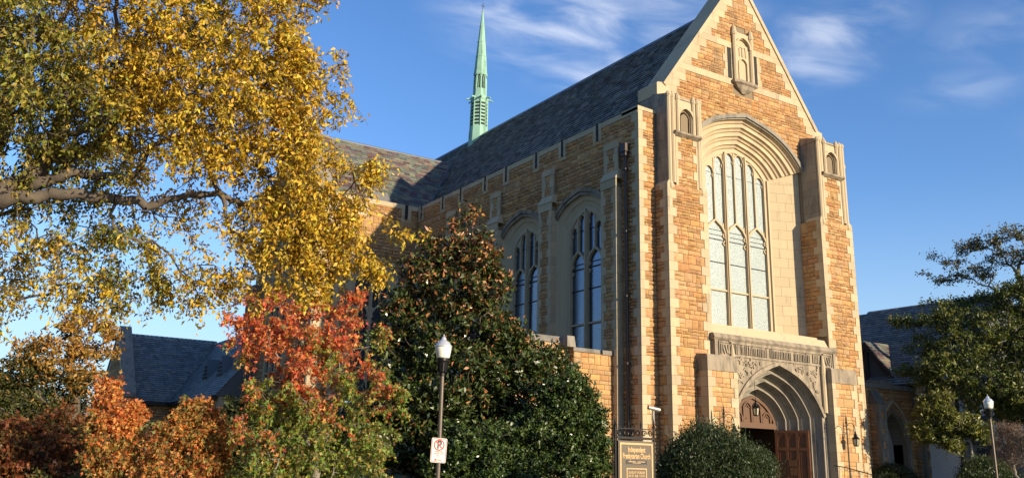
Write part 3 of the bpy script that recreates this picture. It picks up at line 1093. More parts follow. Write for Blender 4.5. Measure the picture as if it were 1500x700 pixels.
# voussoir joints are only lines: leave smooth; jamb panels either side of the glass
for s_ in (-1, 1):
    JB = MB()
    z = 8.3; k = 0
    while z < 16.4:
        zt = min(z + 0.5, 16.42)
        cuts = [0.0, 0.55, 1.0] if k % 2 else [0.0, 0.3, 0.75, 1.0]
        for p, q_ in zip(cuts[:-1], cuts[1:]):
            def fj(u, zz, d, s_=s_):
                x = 2.28 + (4.08 - 2.28) * u; y = GP - 0.03 + (31.28 - GP + 0.03) * u
                return (CX + s_ * (x - d * 0.38), y - d * 0.9, zz)
            j_ = 0.003; kk = rng.uniform(0.93, 1.05)
            JB.prism([(p + j_, z + 0.004), (q_ - j_, z + 0.004), (q_ - j_, zt - 0.004), (p + j_, zt - 0.004)], fj, 0.0, -0.12, (kk, kk, kk * 0.99))
        z = zt; k += 1
    JB.hexa([(CX + s_ * 2.28, GP - 0.03, 16.42), (CX + s_ * 4.08, 31.28, 16.42), (CX + s_ * 4.08, 31.6, 16.42), (CX + s_ * 2.28, GP + 0.2, 16.42)],
            [(CX + s_ * 2.28, GP - 0.03, 16.5), (CX + s_ * 4.08, 31.28, 17.1), (CX + s_ * 4.08, 31.6, 17.1), (CX + s_ * 2.28, GP + 0.2, 16.5)])
    JB.ribbon(fY(GP - 0.03), [(CX + s_ * 2.33, 8.3), (CX + s_ * 2.33, 16.42)], 0.12, 0.12, -0.1)
    JB.build('jamb', M['lime'], great)
core.box(CX - 4.1, CX - 2.3, 32.02, 32.3, Z0, 16.6); core.box(CX + 2.3, CX + 4.1, 32.02, 32.3, Z0, 16.6); core.box(CX - 2.3, CX + 2.3, 32.16, 32.3, Z0 + 4.5, 8.2)
flush('window_backing')
# sill of the great window
SI = MB()
SI.hexa([(30.0, 30.55, 7.98), (mx(30.0), 30.55, 7.98), (mx(30.0), 32.1, 7.98), (30.0, 32.1, 7.98)],
        [(30.0, 30.55, 8.14), (mx(30.0), 30.55, 8.14), (mx(30.0), 32.1, 8.36), (30.0, 32.1, 8.36)])
SI.hexa([(30.0, 30.0, 7.55), (mx(30.0), 30.0, 7.55), (mx(30.0), 32.1, 7.55), (30.0, 32.1, 7.55)],
        [(30.0, 30.2, 7.98), (mx(30.0), 30.2, 7.98), (mx(30.0), 32.1, 7.98), (30.0, 32.1, 7.98)])
SI.build('sill', M['lime'], great)

# ------------------------------------------------------------------ portal
PY = 29.78
PO = MB()
fp = fY(PY)
P_H, P_S, P_R = 2.9, 4.25, 2.2
D_H, D_S, D_R = 1.5, 4.0, 1.12
DY = 31.55
oa = arch_pts(CX, P_H, P_S, P_R, 18)
PO.prism([(29.97, 0.6), (29.97, 7.3), (mx(29.97), 7.3), (mx(29.97), 0.6), (CX + P_H, 0.6)] + oa[::-1] + [(CX - P_H, 0.6)], fp, 0.0, -0.3)
PO.box(29.97, mx(29.97), PY + 0.3, 31.0, 6.55, 7.3)
for x0, x1 in ((29.97, CX - P_H - 0.02), (CX + P_H + 0.02, mx(29.97))):
    PO.box(x0, x1, PY + 0.3, 31.4, 0.6, 6.5)
for x_ in (30.06, mx(30.06)):
    PO.box(x_ - 0.09, x_ + 0.09, PY - 0.06, PY, 6.5, 7.3)
PO.box(CX - 3.2, CX + 3.2, PY - 0.05, PY, 7.16, 7.28)
PO.box(CX - 3.0, CX + 3.0, PY - 0.05, PY, 6.60, 6.68)
# cornice
PO.hexa([(29.9, PY - 0.06, 7.28), (mx(29.9), PY - 0.06, 7.28), (mx(29.9), 30.4, 7.28), (29.9, 30.4, 7.28)],
        [(29.88, PY - 0.14, 7.38), (mx(29.88), PY - 0.14, 7.38), (mx(29.88), 30.4, 7.38), (29.88, 30.4, 7.38)])
PO.hexa([(29.88, PY - 0.14, 7.38), (mx(29.88), PY - 0.14, 7.38), (mx(29.88), 30.4, 7.38), (29.88, 30.4, 7.38)],
        [(29.92, PY - 0.02, 7.58), (mx(29.92), PY - 0.02, 7.58), (mx(29.92), 30.4, 7.58), (29.92, 30.4, 7.58)])
# corner panels with carved letters
for cxp in (30.62, mx(30.62)):
    PO.ribbon(fp, [(cxp - 0.36, 6.58), (cxp + 0.36, 6.58), (cxp + 0.36, 7.2), (cxp - 0.36, 7.2)], 0.06, 0.05, 0.0, closed=True)
# spandrel carving: leafy scrolls
for s_ in (-1, 1):
    for i in range(60):
        u = CX + s_ * rng.uniform(1.1, 2.75); z = rng.uniform(5.3, 6.55)
        if z < P_S + arch_z((u - CX) / (P_H + 0.25), P_R + 0.25) + 0.08: continue
        a = rng.uniform(0, 6.28); l = rng.uniform(0.06, 0.14)
        PO.ribbon(fp, [(u, z), (u + l * math.cos(a), z + l * math.sin(a)), (u + 1.7 * l * math.cos(a + 0.7), z + 1.7 * l * math.sin(a + 0.7))], rng.uniform(0.04, 0.075), rng.uniform(0.03, 0.07), 0.0)
portal = PO.build('portal', M['lime_dark'], church)
tag(portal, label='weathered grey limestone portal with carved frieze')
fr = MB()
# carved blackletter band: upright strokes with slanted feet, as far as they can be read
u = CX - 2.78
while u < CX + 2.78:
    ns = rng.choice((2, 3, 3, 2, 4))
    for k in range(ns):
        h0 = 6.74; h1 = 7.06 + (0.07 if rng.random() < 0.25 else 0)
        fr.ribbon(fp, [(u - 0.03, h0 + 0.04), (u, h0 + 0.02), (u, h1 - 0.03), (u + 0.035, h1)], 0.05, 0.06, 0.0)
        u += 0.105
    u += 0.03 if rng.random() < 0.75 else 0.17
fr.build('inscription', M['lime_dark'], portal)
for cxp in (30.62, mx(30.62)):
    fr = MB()
    fr.ribbon(fp, [(cxp - 0.24, 6.68), (cxp - 0.24, 7.1)], 0.09, 0.06, 0.0)
    fr.ribbon(fp, [(cxp - 0.13, 7.1), (cxp - 0.10, 6.9), (cxp + 0.0, 6.68)], 0.07, 0.06, 0.0)
    fr.ribbon(fp, [(cxp + 0.02, 7.08), (cxp + 0.06, 6.95), (cxp + 0.14, 6.72)], 0.07, 0.06, 0.0)
    fr.ribbon(fp, [(cxp + 0.23, 6.68), (cxp + 0.23, 7.1)], 0.09, 0.06, 0.0)
    fr.build('inscription', M['lime_dark'], portal)
# splayed arch orders
prof = [(0.0, 0.0)]
orders = 4
for k in range(orders):
    a0, a1 = k / orders, (k + 1) / orders
    for (pa, pb) in ((0.12, 0.0), (0.15, 0.06), (0.13, 0.30), (0.17, 0.55), (0.28, 0.78), (0.40, 0.90), (0.46, 0.84), (0.50, 0.90), (0.52, 1.15), (0.62, 1.22), (0.85, 1.12), (1.0, 1.0)):
        prof.append((a0 + (a1 - a0) * pa, a0 + (a1 - a0) * pb))
rows = []
for pa, pb in prof:
    h_ = P_H + (D_H - P_H) * pa; s_ = P_S + (D_S - P_S) * pa; r_ = P_R + (D_R - P_R) * pa
    y = PY - 0.01 + (DY - PY) * pb
    rows.append([(CX - h_, y, 0.9)] + [(x, y, z) for x, z in arch_pts(CX, h_, s_, r_, 22)] + [(CX + h_, y, 0.9)])
am = MB(); am.loft_blocks(rows, 4, var=0.06)
am.build('arch_moulding', M['lime_grey'], portal, recalc=False)
hd = MB()
hd.ribbon(fp, arch_pts(CX, P_H + 0.1, P_S - 0.05, P_R + 0.11, 20), 0.17, 0.09, -0.05)
hd.build('hood_mould', M['lime_dark'], portal)
for x_ in (31.02, mx(31.02)):
    PN = MB()
    PN.lathe([(0.12, 4.4), (0.12, 6.2), (0.135, 6.25), (0.13, 6.5), (0.09, 6.85), (0.02, 7.14)], (x_, PY - 0.08, 0), 8, rot=R(22.5))
    PN.build('pinnacle', M['lime'], portal)
# low piers either side of the portal
for x0, x1 in ((29.1, 30.86), (mx(30.86), mx(29.1))):
    core.box(x0 + 0.03, x1 - 0.03, 29.38, 30.2, 0.5, 5.85)
    masonry(ST, QN, fY(29.35), x0, x1, 0.5, 5.82, True, True, q=(0.22, 0.42), ext=0.03, depth=0.03)
    for s_, xe in ((-1, x0), (1, x1)):
        fs = (lambda u, z, d, xe=xe, s_=s_: (xe + s_ * d, u, z))
        masonry(ST, QN, fs, 29.35, 30.0, 0.5, 5.82, True, False, q=(0.42, 0.62), depth=0.03)
    blk = flush('portal_pier')
    BL = MB()
    BL.box(x0 - 0.05, x1 + 0.05, 29.29, 30.1, 5.82, 6.42)
    BL.hexa([(x0 - 0.05, 29.29, 6.42), (x1 + 0.05, 29.29, 6.42), (x1 + 0.05, 30.1, 6.42), (x0 - 0.05, 30.1, 6.42)],
            [(x0 - 0.02, 29.36, 6.52), (x1 + 0.02, 29.36, 6.52), (x1 + 0.02, 30.1, 6.6), (x0 - 0.02, 30.1, 6.6)])
    BL.build('pier_cap', M['lime_dark'], blk)
# tympanum and doors
TY = MB()
ft = fY(DY)
LZ = 3.66
TY.prism([(CX - 1.52, LZ)] + arch_pts(CX, 1.52, D_S, D_R, 12) + [(CX + 1.52, LZ)], ft, 0.0, -0.08)
TY.ribbon(ft, [(CX - 1.44, LZ)] + arch_pts(CX, 1.44, D_S - 0.04, D_R - 0.03, 12) + [(CX + 1.44, LZ)], 0.13, 0.09, 0.0)
TY.box(CX - 1.5, CX + 1.5, DY - 0.16, DY, LZ - 0.06, LZ + 0.12)
TY.box(CX - 1.5, CX + 1.5, DY - 0.11, DY, LZ + 0.12, LZ + 0.2)
for i in range(4):
    c_ = CX - 0.96 + 0.64 * i
    tz = D_S + arch_z((c_ - CX) / 1.3, D_R) - 0.45
    TY.ribbon(ft, [(c_ - 0.27, LZ + 0.2), (c_ - 0.27, tz)] + arch_pts(c_, 0.27, tz, 0.26, 6) + [(c_ + 0.27, tz), (c_ + 0.27, LZ + 0.2)], 0.07, 0.07, 0.0)
    TY.ribbon(ft, [(c_ - 0.2, tz - 0.02), (c_ - 0.08, tz + 0.03), (c_, tz + 0.16), (c_ + 0.08, tz + 0.03), (c_ + 0.2, tz - 0.02)], 0.035, 0.045, 0.0)
TY.build('tympanum', M['oak2'], portal)
DK = MB(); DK.box(CX - 1.6, CX + 1.6, DY + 2.2, DY + 2.3, 0.95, LZ + 0.1)
DK.box(CX - 1.7, CX - 1.6, DY + 0.02, DY + 2.3, 0.95, LZ + 0.1); DK.box(CX + 1.6, CX + 1.7, DY + 0.02, DY + 2.3, 0.95, LZ + 0.1)
DK.box(CX - 1.7, CX + 1.7, DY + 0.1, DY + 2.3, LZ + 0.1, LZ + 0.2)
DK.build('vestibule', M['dark_wood'], portal)


def door_leaf(hx, sgn, ang, leaf=1.62):
    """sgn +1: right leaf. ang: opening angle of the leaf, outwards"""
    a = R(ang)
    ux, uy = -sgn * math.cos(a), -math.sin(a)
    nx_, ny_ = sgn * math.sin(a) * -1.0, math.cos(a) * 1.0
    # face that looks at the street when the leaf is open is its inner face
    def f(u, z, d): return (hx + ux * u + nx_ * -sgn * sgn * d * 0 + (-uy) * 0 + fx * d, DY - 0.05 + uy * u + fy * d, z)
    fx, fy = uy, -ux
    # make +d point to the viewer's left / street
    if fx * -0.6 + fy * -0.8 < 0: fx, fy = -fx, -fy
    mb = MB()
    zt, zb = LZ - 0.1, 1.08
    mb.prism([(0, zb), (leaf, zb), (leaf, zt), (0, zt)], f, -0.03, 0.03)
    for d0, d1 in ((0.03, 0.075), (-0.03, -0.075)):
        for z_ in (zt - 0.07, zt - 0.86, zb + 0.12):
            mb.ribbon(f, [(0.0, z_), (leaf, z_)], 0.14, d0, d1)
        for k in range(4):
            u_ = 0.06 + (leaf - 0.12) * k / 3
            mb.ribbon(f, [(u_, zb), (u_, zt)], 0.12, d0, d1 * 0.98)
        for k in range(3):
            u0_ = 0.12 + (leaf - 0.12) * k / 3; w_ = (leaf - 0.12) / 3 - 0.12
            c_ = u0_ + w_ / 2
            mb.ribbon(f, [(c_ - w_ / 2, zt - 0.55)] + arch_pts(c_, w_ / 2, zt - 0.5, 0.34, 5) + [(c_ + w_ / 2, zt - 0.55)], 0.05, d0, d1 * 0.8)
            mb.ribbon(f, [(c_ - w_ * 0.28, zb + 0.2), (c_ - w_ * 0.28, zt - 1.0)], 0.035, d0, d1 * 0.7)
            mb.ribbon(f, [(c_ + w_ * 0.28, zb + 0.2), (c_ + w_ * 0.28, zt - 1.0)], 0.035, d0, d1 * 0.7)
    ob = mb.build('door', M['oak'], church)
    h = MB()
    h.tube([f(leaf - 0.09, 2.0, 0.08), f(leaf - 0.09, 2.02, 0.14), f(leaf - 0.09, 2.3, 0.14), f(leaf - 0.09, 2.32, 0.08)], 0.015, 6)
    h.build('door_handle', M['iron'], ob)
    return ob, f


ob, fd = door_leaf(CX + 1.5, 1, 112)
tag(ob, label='right door leaf standing open')
bx = MB()
bx.prism([(0.62, 1.9), (1.0, 1.9), (1.0, 2.2), (0.62, 2.2)], fd, 0.075, 0.12)
bx.prism([(0.66, 1.5), (0.96, 1.5), (0.96, 1.86), (0.66, 1.86)], fd, 0.075, 0.105)
bx.build('notice_box', M['oak2'], ob)
ob, fd2 = door_leaf(CX - 1.5, -1, -82)
tag(ob, label='left door leaf folded inwards')

# ------------------------------------------------------------------ nave side wall
NX = 26.65
NTOP = 17.72
NEND = 53.3
for side in (0, 1):
    mir = (lambda x: x) if side == 0 else mx
    fs = lambda u, z, d, m_=mir: (m_(NX - d), u, z)
    WCS = [35.3 + 5.25 * k for k in range(4)]
    WH, WS, WR = 2.08, 13.85, 1.0          # outer arch
    GH, GS, GR = 1.38, 13.1, 0.95          # glazed arch

    def allow_n(z, WCS=WCS):
        iv = [(0, 100)]
        for c in WCS:
            if 6.2 < z < WS + WR + 0.15:
                h_ = WH + 0.02
                if z > WS - 0.1:
                    h_ = 0
                    for i in range(31):
                        if WS + 0.12 + arch_z(i / 30, WR) > z: h_ = max(h_, (WH + 0.05) * i / 30)
                if h_ <= 0: continue
                nv = []
                for x0, x1 in iv:
                    a, b = c - h_, c + h_
                    if b <= x0 or a >= x1: nv.append((x0, x1)); continue
                    if a > x0: nv.append((x0, a))
                    if b < x1: nv.append((b, x1))
                iv = nv
        return iv
    end = NEND if side == 0 else 50
    # core with window openings
    pl = [(31.9, Z0), (end + 0.3, Z0), (end + 0.3, NTOP), (31.9, NTOP)]
    edges_ = [31.9]
    core_f = lambda u, z, d, m_=mir: (m_(NX + 0.03 - d), u, z)
    bounds = [31.9] + [(WCS[i] + WCS[i + 1]) / 2 for i in range(3)] + [end + 0.3]
    for i, c in enumerate(WCS):
        a, b = bounds[i], bounds[i + 1]
        core.prism([(a, 6.2), (a, NTOP), (b, NTOP), (b, 6.2), (c + WH, 6.2)] + arch_pts(c, WH, WS, WR, 10)[::-1] + [(c - WH, 6.2)], core_f, 0, -0.9)
        core.prism([(a, Z0), (b, Z0), (b, 6.2), (a, 6.2)], core_f, 0, -0.9)
    if side == 0:
        masonry(ST, QN, fs, 30.85, end, Z0, NTOP, True, False, allow_n, q=(0.46, 0.24), depth=0.055)
    # coping and scuppers
    cp = MB()
    y = 30.85
    while y < end:
        yt = min(y + rng.uniform(0.8, 1.3), end)
        k = rng.uniform(0.85, 1.05)
        cp.hexa([(mir(NX - 0.05), y + 0.004, NTOP), (mir(NX + 0.45), y + 0.004, NTOP), (mir(NX + 0.45), yt - 0.004, NTOP), (mir(NX - 0.05), yt - 0.004, NTOP)],
                [(mir(NX - 0.05), y + 0.004, NTOP + 0.27), (mir(NX + 0.45), y + 0.004, NTOP + 0.34), (mir(NX + 0.45), yt - 0.004, NTOP + 0.34), (mir(NX - 0.05), yt - 0.004, NTOP + 0.27)], (k, k, k))
        y = yt
    SCY = [33.9, 36.85, 39.25, 42.3, 44.6, 47.5, 49.8, 52.75]
    for y in SCY:
        for dy_ in (-0.21, 0.21):
            lime_block(cp, fs, y + dy_ - 0.1, y + dy_ + 0.1, NTOP - 0.62, NTOP + 0.28, d=0.06)
        lime_block(cp, fs, y - 0.32, y + 0.32, NTOP - 0.80, NTOP - 0.62, d=0.05)
    wl = flush('nave_wall')
    if side == 1: continue
    cp.build('parapet_coping', M['lime'], wl)
    for y in SCY:
        sc = MB(); sc.prism([(y - 0.085, NTOP - 0.55), (y + 0.085, NTOP - 0.55), (y + 0.085, NTOP + 0.29), (y - 0.085, NTOP + 0.29)], fs, 0.058, -0.02)
        sc.build('scupper', M['dark'], wl)
    if side == 1: continue
    for i, c in enumerate(WCS):
        wf = lambda u, z, d: (27.02 - d, u, z)
        wb = MB()
        tracery(wb, wf, c, GH, 6.6, GS, GR, 2, 11.95, 8.28, mull=0.2, d0=0.0, d1=-0.2, head_h=0.8)
        b2 = MB(); bars(b2, wf, c, GH, (9.98, 11.05), -0.06); bars(b2, wf, c, GH, (11.3, 13.0), -0.09)
        wo = multi('window', [(wb, M['lime']), (b2, M['iron'])], church)
        gb = MB(); glazing(gb, wf, c, GH + 0.02, 6.5, GS, GR, -0.12)
        gb.build('glass', M['glass_side'], wo, uvf=lambda p: (p[1], p[2]))
        rows = []
        for pa, pb in ((0, 0), (0.12, 0.05), (0.18, 0.25), (0.5, 0.5), (0.56, 0.66), (0.9, 0.95), (1, 1)):
            h_ = WH + (GH + 0.06 - WH) * pa; s_ = WS + (GS - WS) * pa; r_ = WR + (GR - WR) * pa
            x = NX - 0.02 + (27.03 - NX) * pb
            rows.append([(x, c - h_, 6.2)] + [(x, a, z) for a, z in arch_pts(c, h_, s_, r_, 14)] + [(x, c + h_, 6.2)])
        ab = MB(); ab.loft(rows); ab.build('reveal', M['lime'], wo, recalc=False)
        hb = MB()
        hb.ribbon(fs, arch_pts(c, WH + 0.06, WS + 0.02, WR + 0.08, 14), 0.17, 0.13, -0.03)
        hb.ribbon(fs, arch_pts(c, WH - 0.08, WS - 0.04, WR - 0.06, 14), 0.14, 0.06, -0.03)
        hb.build('hood_mould', M['lime_dark'], wo)
        sb = MB()
        sb.hexa([(NX - 0.1, c - 2.0, 6.1), (NX - 0.1, c + 2.0, 6.1), (27.1, c + 2.0, 6.1), (27.1, c - 2.0, 6.1)], [(NX - 0.1, c - 2.0, 6.2), (NX - 0.1, c + 2.0, 6.2), (27.1, c + 2.0, 6.65), (27.1, c - 2.0, 6.65)])
        sb.build('sill', M['lime'], wo)
    # pilasters
    for k in range(4):
        c = 32.62 + 5.25 * k
        a, b = c - 0.55, c + 0.55
        ps = MB(); pq = MB()
        xl = NX - 0.36
        pq2 = lambda u, z, d: (xl - d, u, z)
        core.box(xl + 0.03, NX + 0.1, a + 0.03, b - 0.03, Z0, 14.5)
        masonry(ps, pq, pq2, a, b, Z0, 14.3, True, True, q=(0.2, 0.34), ext=0.02, depth=0.03)
        lime_block(pq, pq2, a - 0.04, b + 0.04, 14.3, 14.72, d=0.06)
        z = Z0; kk = 0
        while z < 14.3:
            zt = min(z + BAND, 14.3)
            lime_block(pq, lambda u, z_, d: (u, a - d, z_), xl, NX, z, zt, d=0.0)
            z = zt
        # weathering
        pq.hexa([(xl - 0.1, a - 0.06, 14.72), (NX, a - 0.06, 14.72), (NX, b + 0.06, 14.72), (xl - 0.1, b + 0.06, 14.72)],
                [(NX - 0.2, a, 15.2), (NX, a, 15.2), (NX, b, 15.2), (NX - 0.2, b, 15.2)])
        xu = NX - 0.2
        pq3 = lambda u, z, d: (xu - d, u, z)
        core.box(xu + 0.03, NX + 0.1, a + 0.05, b - 0.05, 15.0, 16.3)
        masonry(ps, pq, pq3, a + 0.02, b - 0.02, 15.18, 16.3, True, True, q=(0.26, 0.38), depth=0.03)
        lime_block(pq, pq3, a, b, 16.3, 16.62, d=0.05)
        multi('pilaster', [(pq, M['lime']), (ps, M['stone']), (core, M['mortar'])], church); core = MB()
# downpipe with hopper
dp = MB()
dp.tube([(NX - 0.16, 31.62, 1.0), (NX - 0.16, 31.62, 16.0)], 0.085, 10)
dp.box(NX - 0.34, NX - 0.0, 31.42, 31.82, 15.9, 16.3); dp.box(NX - 0.28, NX, 31.48, 31.76, 15.7, 15.9)
for z in (3, 6, 9, 12, 15): dp.box(NX - 0.27, NX, 31.5, 31.74, z, z + 0.09)
dp.build('downpipe', M['pipe'], church)

# ------------------------------------------------------------------ roofs
RS, RZ, EX = 1.35, 26.2, 26.9
hyp = math.hypot(1, RS)
TRY, TRZ = 59.25, 23.76               # transept ridge
TXL = 19.8                            # transept end
rf_ = MB()
ridge_len = 34.0
vd = (1 / hyp, 0, RS / hyp); nd = (-RS / hyp, 0, 1 / hyp)
ez = RZ - RS * (CX - EX)


def lim_main(v):
    z = ez + v * RS / hyp
    if z < TRZ:
        yv = TRY - (TRZ - z) / RS
        return [(31.9, yv)]
    return [(31.9, 66.0)]


slope_len = (CX - EX) * hyp
rh = 0.29
slates(rf_, (EX, 0, ez), (0, 1, 0), vd, nd, int(slope_len / rh), rh, lim_main, 0.42, SL_MAIN, thick=0.075, tv=0.5)
# right slope and the ridge
slates(rf_, (mx(EX), 0, ez), (0, 1, 0), (-1 / hyp, 0, RS / hyp), (RS / hyp, 0, 1 / hyp), int(slope_len / 0.6) - 1, 0.6, lambda v: [(31.9, 66.0)], 1.2, SL_MAIN)
roof = rf_.build('roof', M['slate'], church, recalc=False)
rb = MB()
rb.hexa([(EX, 32.42, ez - 0.05), (mx(EX), 32.42, ez - 0.05), (CX, 32.42, RZ - 0.05)], [(EX, 66, ez - 0.05), (mx(EX), 66, ez - 0.05), (CX, 66, RZ - 0.05)])
rb.build('roof_deck', M['lead'], roof)
rg = MB()
rg.hexa([(CX - 0.16, 32.3, RZ - 0.16), (CX + 0.16, 32.3, RZ - 0.16), (CX, 32.3, RZ + 0.07)], [(CX - 0.16, 66, RZ - 0.16), (CX + 0.16, 66, RZ - 0.16), (CX, 66, RZ + 0.07)])
rg.build('ridge_tile', M['lead'], roof)
# transept
tr_e = TRY - 53.75
tez = TRZ - RS * tr_e
tr = MB()
slates(tr, (0, 53.75, tez), (1, 0, 0), (0, 1 / hyp, RS / hyp), (0, -RS / hyp, 1 / hyp), int(tr_e * hyp / 0.235) + 1, 0.235,
       lambda v: [(TXL + 0.4, CX - (RZ - (tez + v * RS / hyp)) / RS)], 0.46, SL_VAR)
troof = tr.build('transept_roof', M['slate'], church, recalc=False)
tb = MB()
tb.hexa([(TXL + 0.4, 53.75, tez - 0.05), (TXL + 0.4, TRY, TRZ - 0.05), (TXL + 0.4, 2 * TRY - 53.75, tez - 0.05)], [(34, 53.75, tez - 0.05), (34, TRY, TRZ - 0.05), (34, 2 * TRY - 53.75, tez - 0.05)])
tb.build('roof_deck', M['lead'], troof)
vl = MB()
vl.tube([(CX - (RZ - 17.0) / RS + 0.0, TRY - (TRZ - 17.0) / RS, 17.05), (CX - (RZ - TRZ) / RS, TRY, TRZ + 0.04)], 0.09, 6)
vl.tube([(TXL, TRY, TRZ + 0.02), (CX - (RZ - TRZ) / RS, TRY, TRZ + 0.02)], 0.09, 6)
vl.build('valley_flashing', M['lead'], troof)
# lead hatch on the transept roof
ht = MB()
def ftr(u, v, d):
    return (u, 53.75 + v / hyp - d * RS / hyp, tez + v * RS / hyp + d / hyp)
v0 = (17.95 - tez) * hyp / RS
ht.prism([(24.05, v0 + 0.0), (25.55, v0 + 0.0), (25.35, v0 + 1.6), (24.15, v0 + 1.5)], ftr, 0.0, 0.28)
ht.build('roof_hatch', M['grey_metal'], troof)
# transept walls
TT = 17.72
ftw = fY(53.3)
TWC = 23.75


def allow_t(z):
    iv = [(0, 100)]
    if 5 < z < 14.4:
        h_ = 1.75
        if z > 13.0:
            h_ = 0
            for i in range(31):
                if 13.1 + arch_z(i / 30, 1.15) > z: h_ = max(h_, 1.78 * i / 30)
        if h_ > 0: iv = [(0, TWC - h_), (TWC + h_, 100)]
    return iv


core.prism([(TXL, 5), (TXL, TT), (26.9, TT), (26.9, 5), (TWC + 1.7, 5)] + arch_pts(TWC, 1.7, 13.0, 1.1, 10)[::-1] + [(TWC - 1.7, 5)], fY(53.33), 0, -0.8)
core.prism([(TXL, Z0), (26.9, Z0), (26.9, 5), (TXL, 5)], fY(53.33), 0, -0.8)
masonry(ST, QN, ftw, TXL, 26.6, Z0, TT, True, False, allow_t, q=(0.6, 0.9), depth=0.055)
wb = MB(); wft = fY(53.62)
tracery(wb, wft, TWC, 1.25, 5.2, 12.7, 0.95, 2, 11.2, 7.2, mull=0.2, head_h=0.8)
wo = wb.build('window', M['lime'], church)
gb = MB(); glazing(gb, wft, TWC, 1.25, 5.2, 12.7, 0.95, -0.12); gb.build('glass', M['glass_side'], wo, uvf=lambda p: (p[0], p[2]))
rows = []
for pa, pb in ((0, 0), (0.15, 0.1), (0.2, 0.3), (0.6, 0.6), (1, 1)):
    h_ = 1.72 + (1.3 - 1.72) * pa; s_ = 13.0 - 0.28 * pa; r_ = 1.1 - 0.13 * pa
    rows.append([(TWC - h_, 53.28 + 0.36 * pb, 5)] + [(x, 53.28 + 0.36 * pb, z) for x, z in arch_pts(TWC, h_, s_, r_, 12)] + [(TWC + h_, 53.28 + 0.36 * pb, 5)])
ab = MB(); ab.loft(rows); ab.build('reveal', M['lime'], wo, recalc=False)
hb = MB(); hb.ribbon(ftw, arch_pts(TWC, 1.8, 13.0, 1.2, 12), 0.16, 0.12, -0.02); hb.build('hood_mould', M['lime_dark'], wo)
# pilaster of the transept with wide quoins
pq = MB(); ps = MB()
pcore = MB(); pcore.box(20.95, 22.05, 52.85, 53.4, Z0, 15.4)
masonry(ps, pq, fY(52.82), 20.9, 22.1, Z0, 15.2, True, True, q=(0.3, 0.5), ext=0.02)
pq.hexa([(20.85, 52.76, 15.2), (22.15, 52.76, 15.2), (22.15, 53.3, 15.2), (20.85, 53.3, 15.2)], [(20.9, 53.2, 16.0), (22.1, 53.2, 16.0), (22.1, 53.3, 16.0), (20.9, 53.3, 16.0)])
multi('pilaster', [(pq, M['lime']), (ps, M['stone']), (pcore, M['mortar'])], church)
cp = MB()
x = TXL
while x < 26.6:
    xt = min(x + rng.uniform(0.8, 1.3), 26.6); k = rng.uniform(0.88, 1.05)
    cp.box(x + 0.004, xt - 0.004, 53.25, 53.8, TT, TT + 0.3, (k, k, k)); x = xt
twall = flush('transept_wall')
SCX = (20.6, 22.68, 25.75)
for x in SCX:
    for dx_ in (-0.24, 0.24): lime_block(cp, ftw, x + dx_ - 0.12, x + dx_ + 0.12, TT - 0.7, TT + 0.28, d=0.06)
    lime_block(cp, ftw, x - 0.36, x + 0.36, TT - 0.88, TT - 0.7, d=0.05)
cp.build('parapet_coping', M['lime'], twall)
for x in SCX:
    sc = MB(); sc.prism([(x - 0.12, TT - 0.7), (x + 0.12, TT - 0.7), (x + 0.12, TT + 0.32), (x - 0.12, TT + 0.32)], ftw, 0.058, -0.02)
    sc.build('scupper', M['dark'], twall)
# transept end wall, facing left, a gable with a tall window
TYB = 2 * TRY - 53.3
core.prism([(53.4, Z0), (53.4, TT), (TRY, TT + (TRY - 53.3) * 1.3), (TYB - 0.1, TT), (TYB - 0.1, Z0)], fX(TXL + 0.03), 0, -0.9)
fe = fX(TXL)
lf_t = lambda z: 53.3 if z < TT else 53.3 + (z - TT) / 1.3
masonry(ST, QN, fe, 0, 0, Z0, TT + 7.2, True, True, lambda z: [(0, TRY - 1.9), (TRY + 1.9, 200)] if 4 < z < 16 else [(0, 200)], lf=lf_t, rf=lambda z: 2 * TRY - lf_t(z), q=(0.6, 0.35), depth=0.055)
wb = MB(); wfe = fX(TXL - 0.05)
tracery(wb, wfe, TRY, 1.7, 4.2, 14.4, 1.4, 3, 12.4, 7.0, mull=0.17, d0=0.1, head_h=0.8)
wb.ribbon(wfe, [(TRY - 1.85, 4)] + arch_pts(TRY, 1.85, 14.4, 1.55, 12) + [(TRY + 1.85, 4)], 0.25, 0.05, -0.1)
wo = wb.build('window', M['lime'], church)
gb = MB(); glazing(gb, wfe, TRY, 1.7, 4.2, 14.4, 1.4, -0.02); gb.build('glass', M['glass_side'], wo, uvf=lambda p: (p[1], p[2]))
cp = MB()
for a, b in ((53.2, TRY), (TYB + 0.1, TRY)):
    cp.hexa([(TXL - 0.1, a, TT), (TXL + 0.9, a, TT), (TXL + 0.9, b, TT + 7.75), (TXL - 0.1, b, TT + 7.75)], [(TXL - 0.1, a, TT + 0.3), (TXL + 0.9, a, TT + 0.3), (TXL + 0.9, b, TT + 8.05), (TXL - 0.1, b, TT + 8.05)])
cp.build('gable_coping', M['lime_grey'], church)
ewall = flush('transept_gable')
bt = MB(); btq = MB()
for c in (TYB - 0.9,):
    core.box(TXL - 0.55, TXL, c - 0.55, c + 0.9, Z0, 13.4); core.box(TXL - 1.0, TXL, c - 0.55, c + 0.9, Z0, 8.4)
    masonry(bt, btq, fX(TXL - 1.02), c - 0.57, c + 0.92, Z0, 8.3, True, True, q=(0.25, 0.45))
    masonry(bt, btq, fX(TXL - 0.57), c - 0.57, c + 0.92, 8.3, 13.2, True, True, q=(0.25, 0.45))
    masonry(bt, btq, fY(c - 0.57), TXL - 1.02, TXL, Z0, 8.3, True, False, q=(0.25, 0.45))
    masonry(bt, btq, fY(c - 0.57), TXL - 0.57, TXL, 8.3, 13.2, True, False, q=(0.2, 0.3))
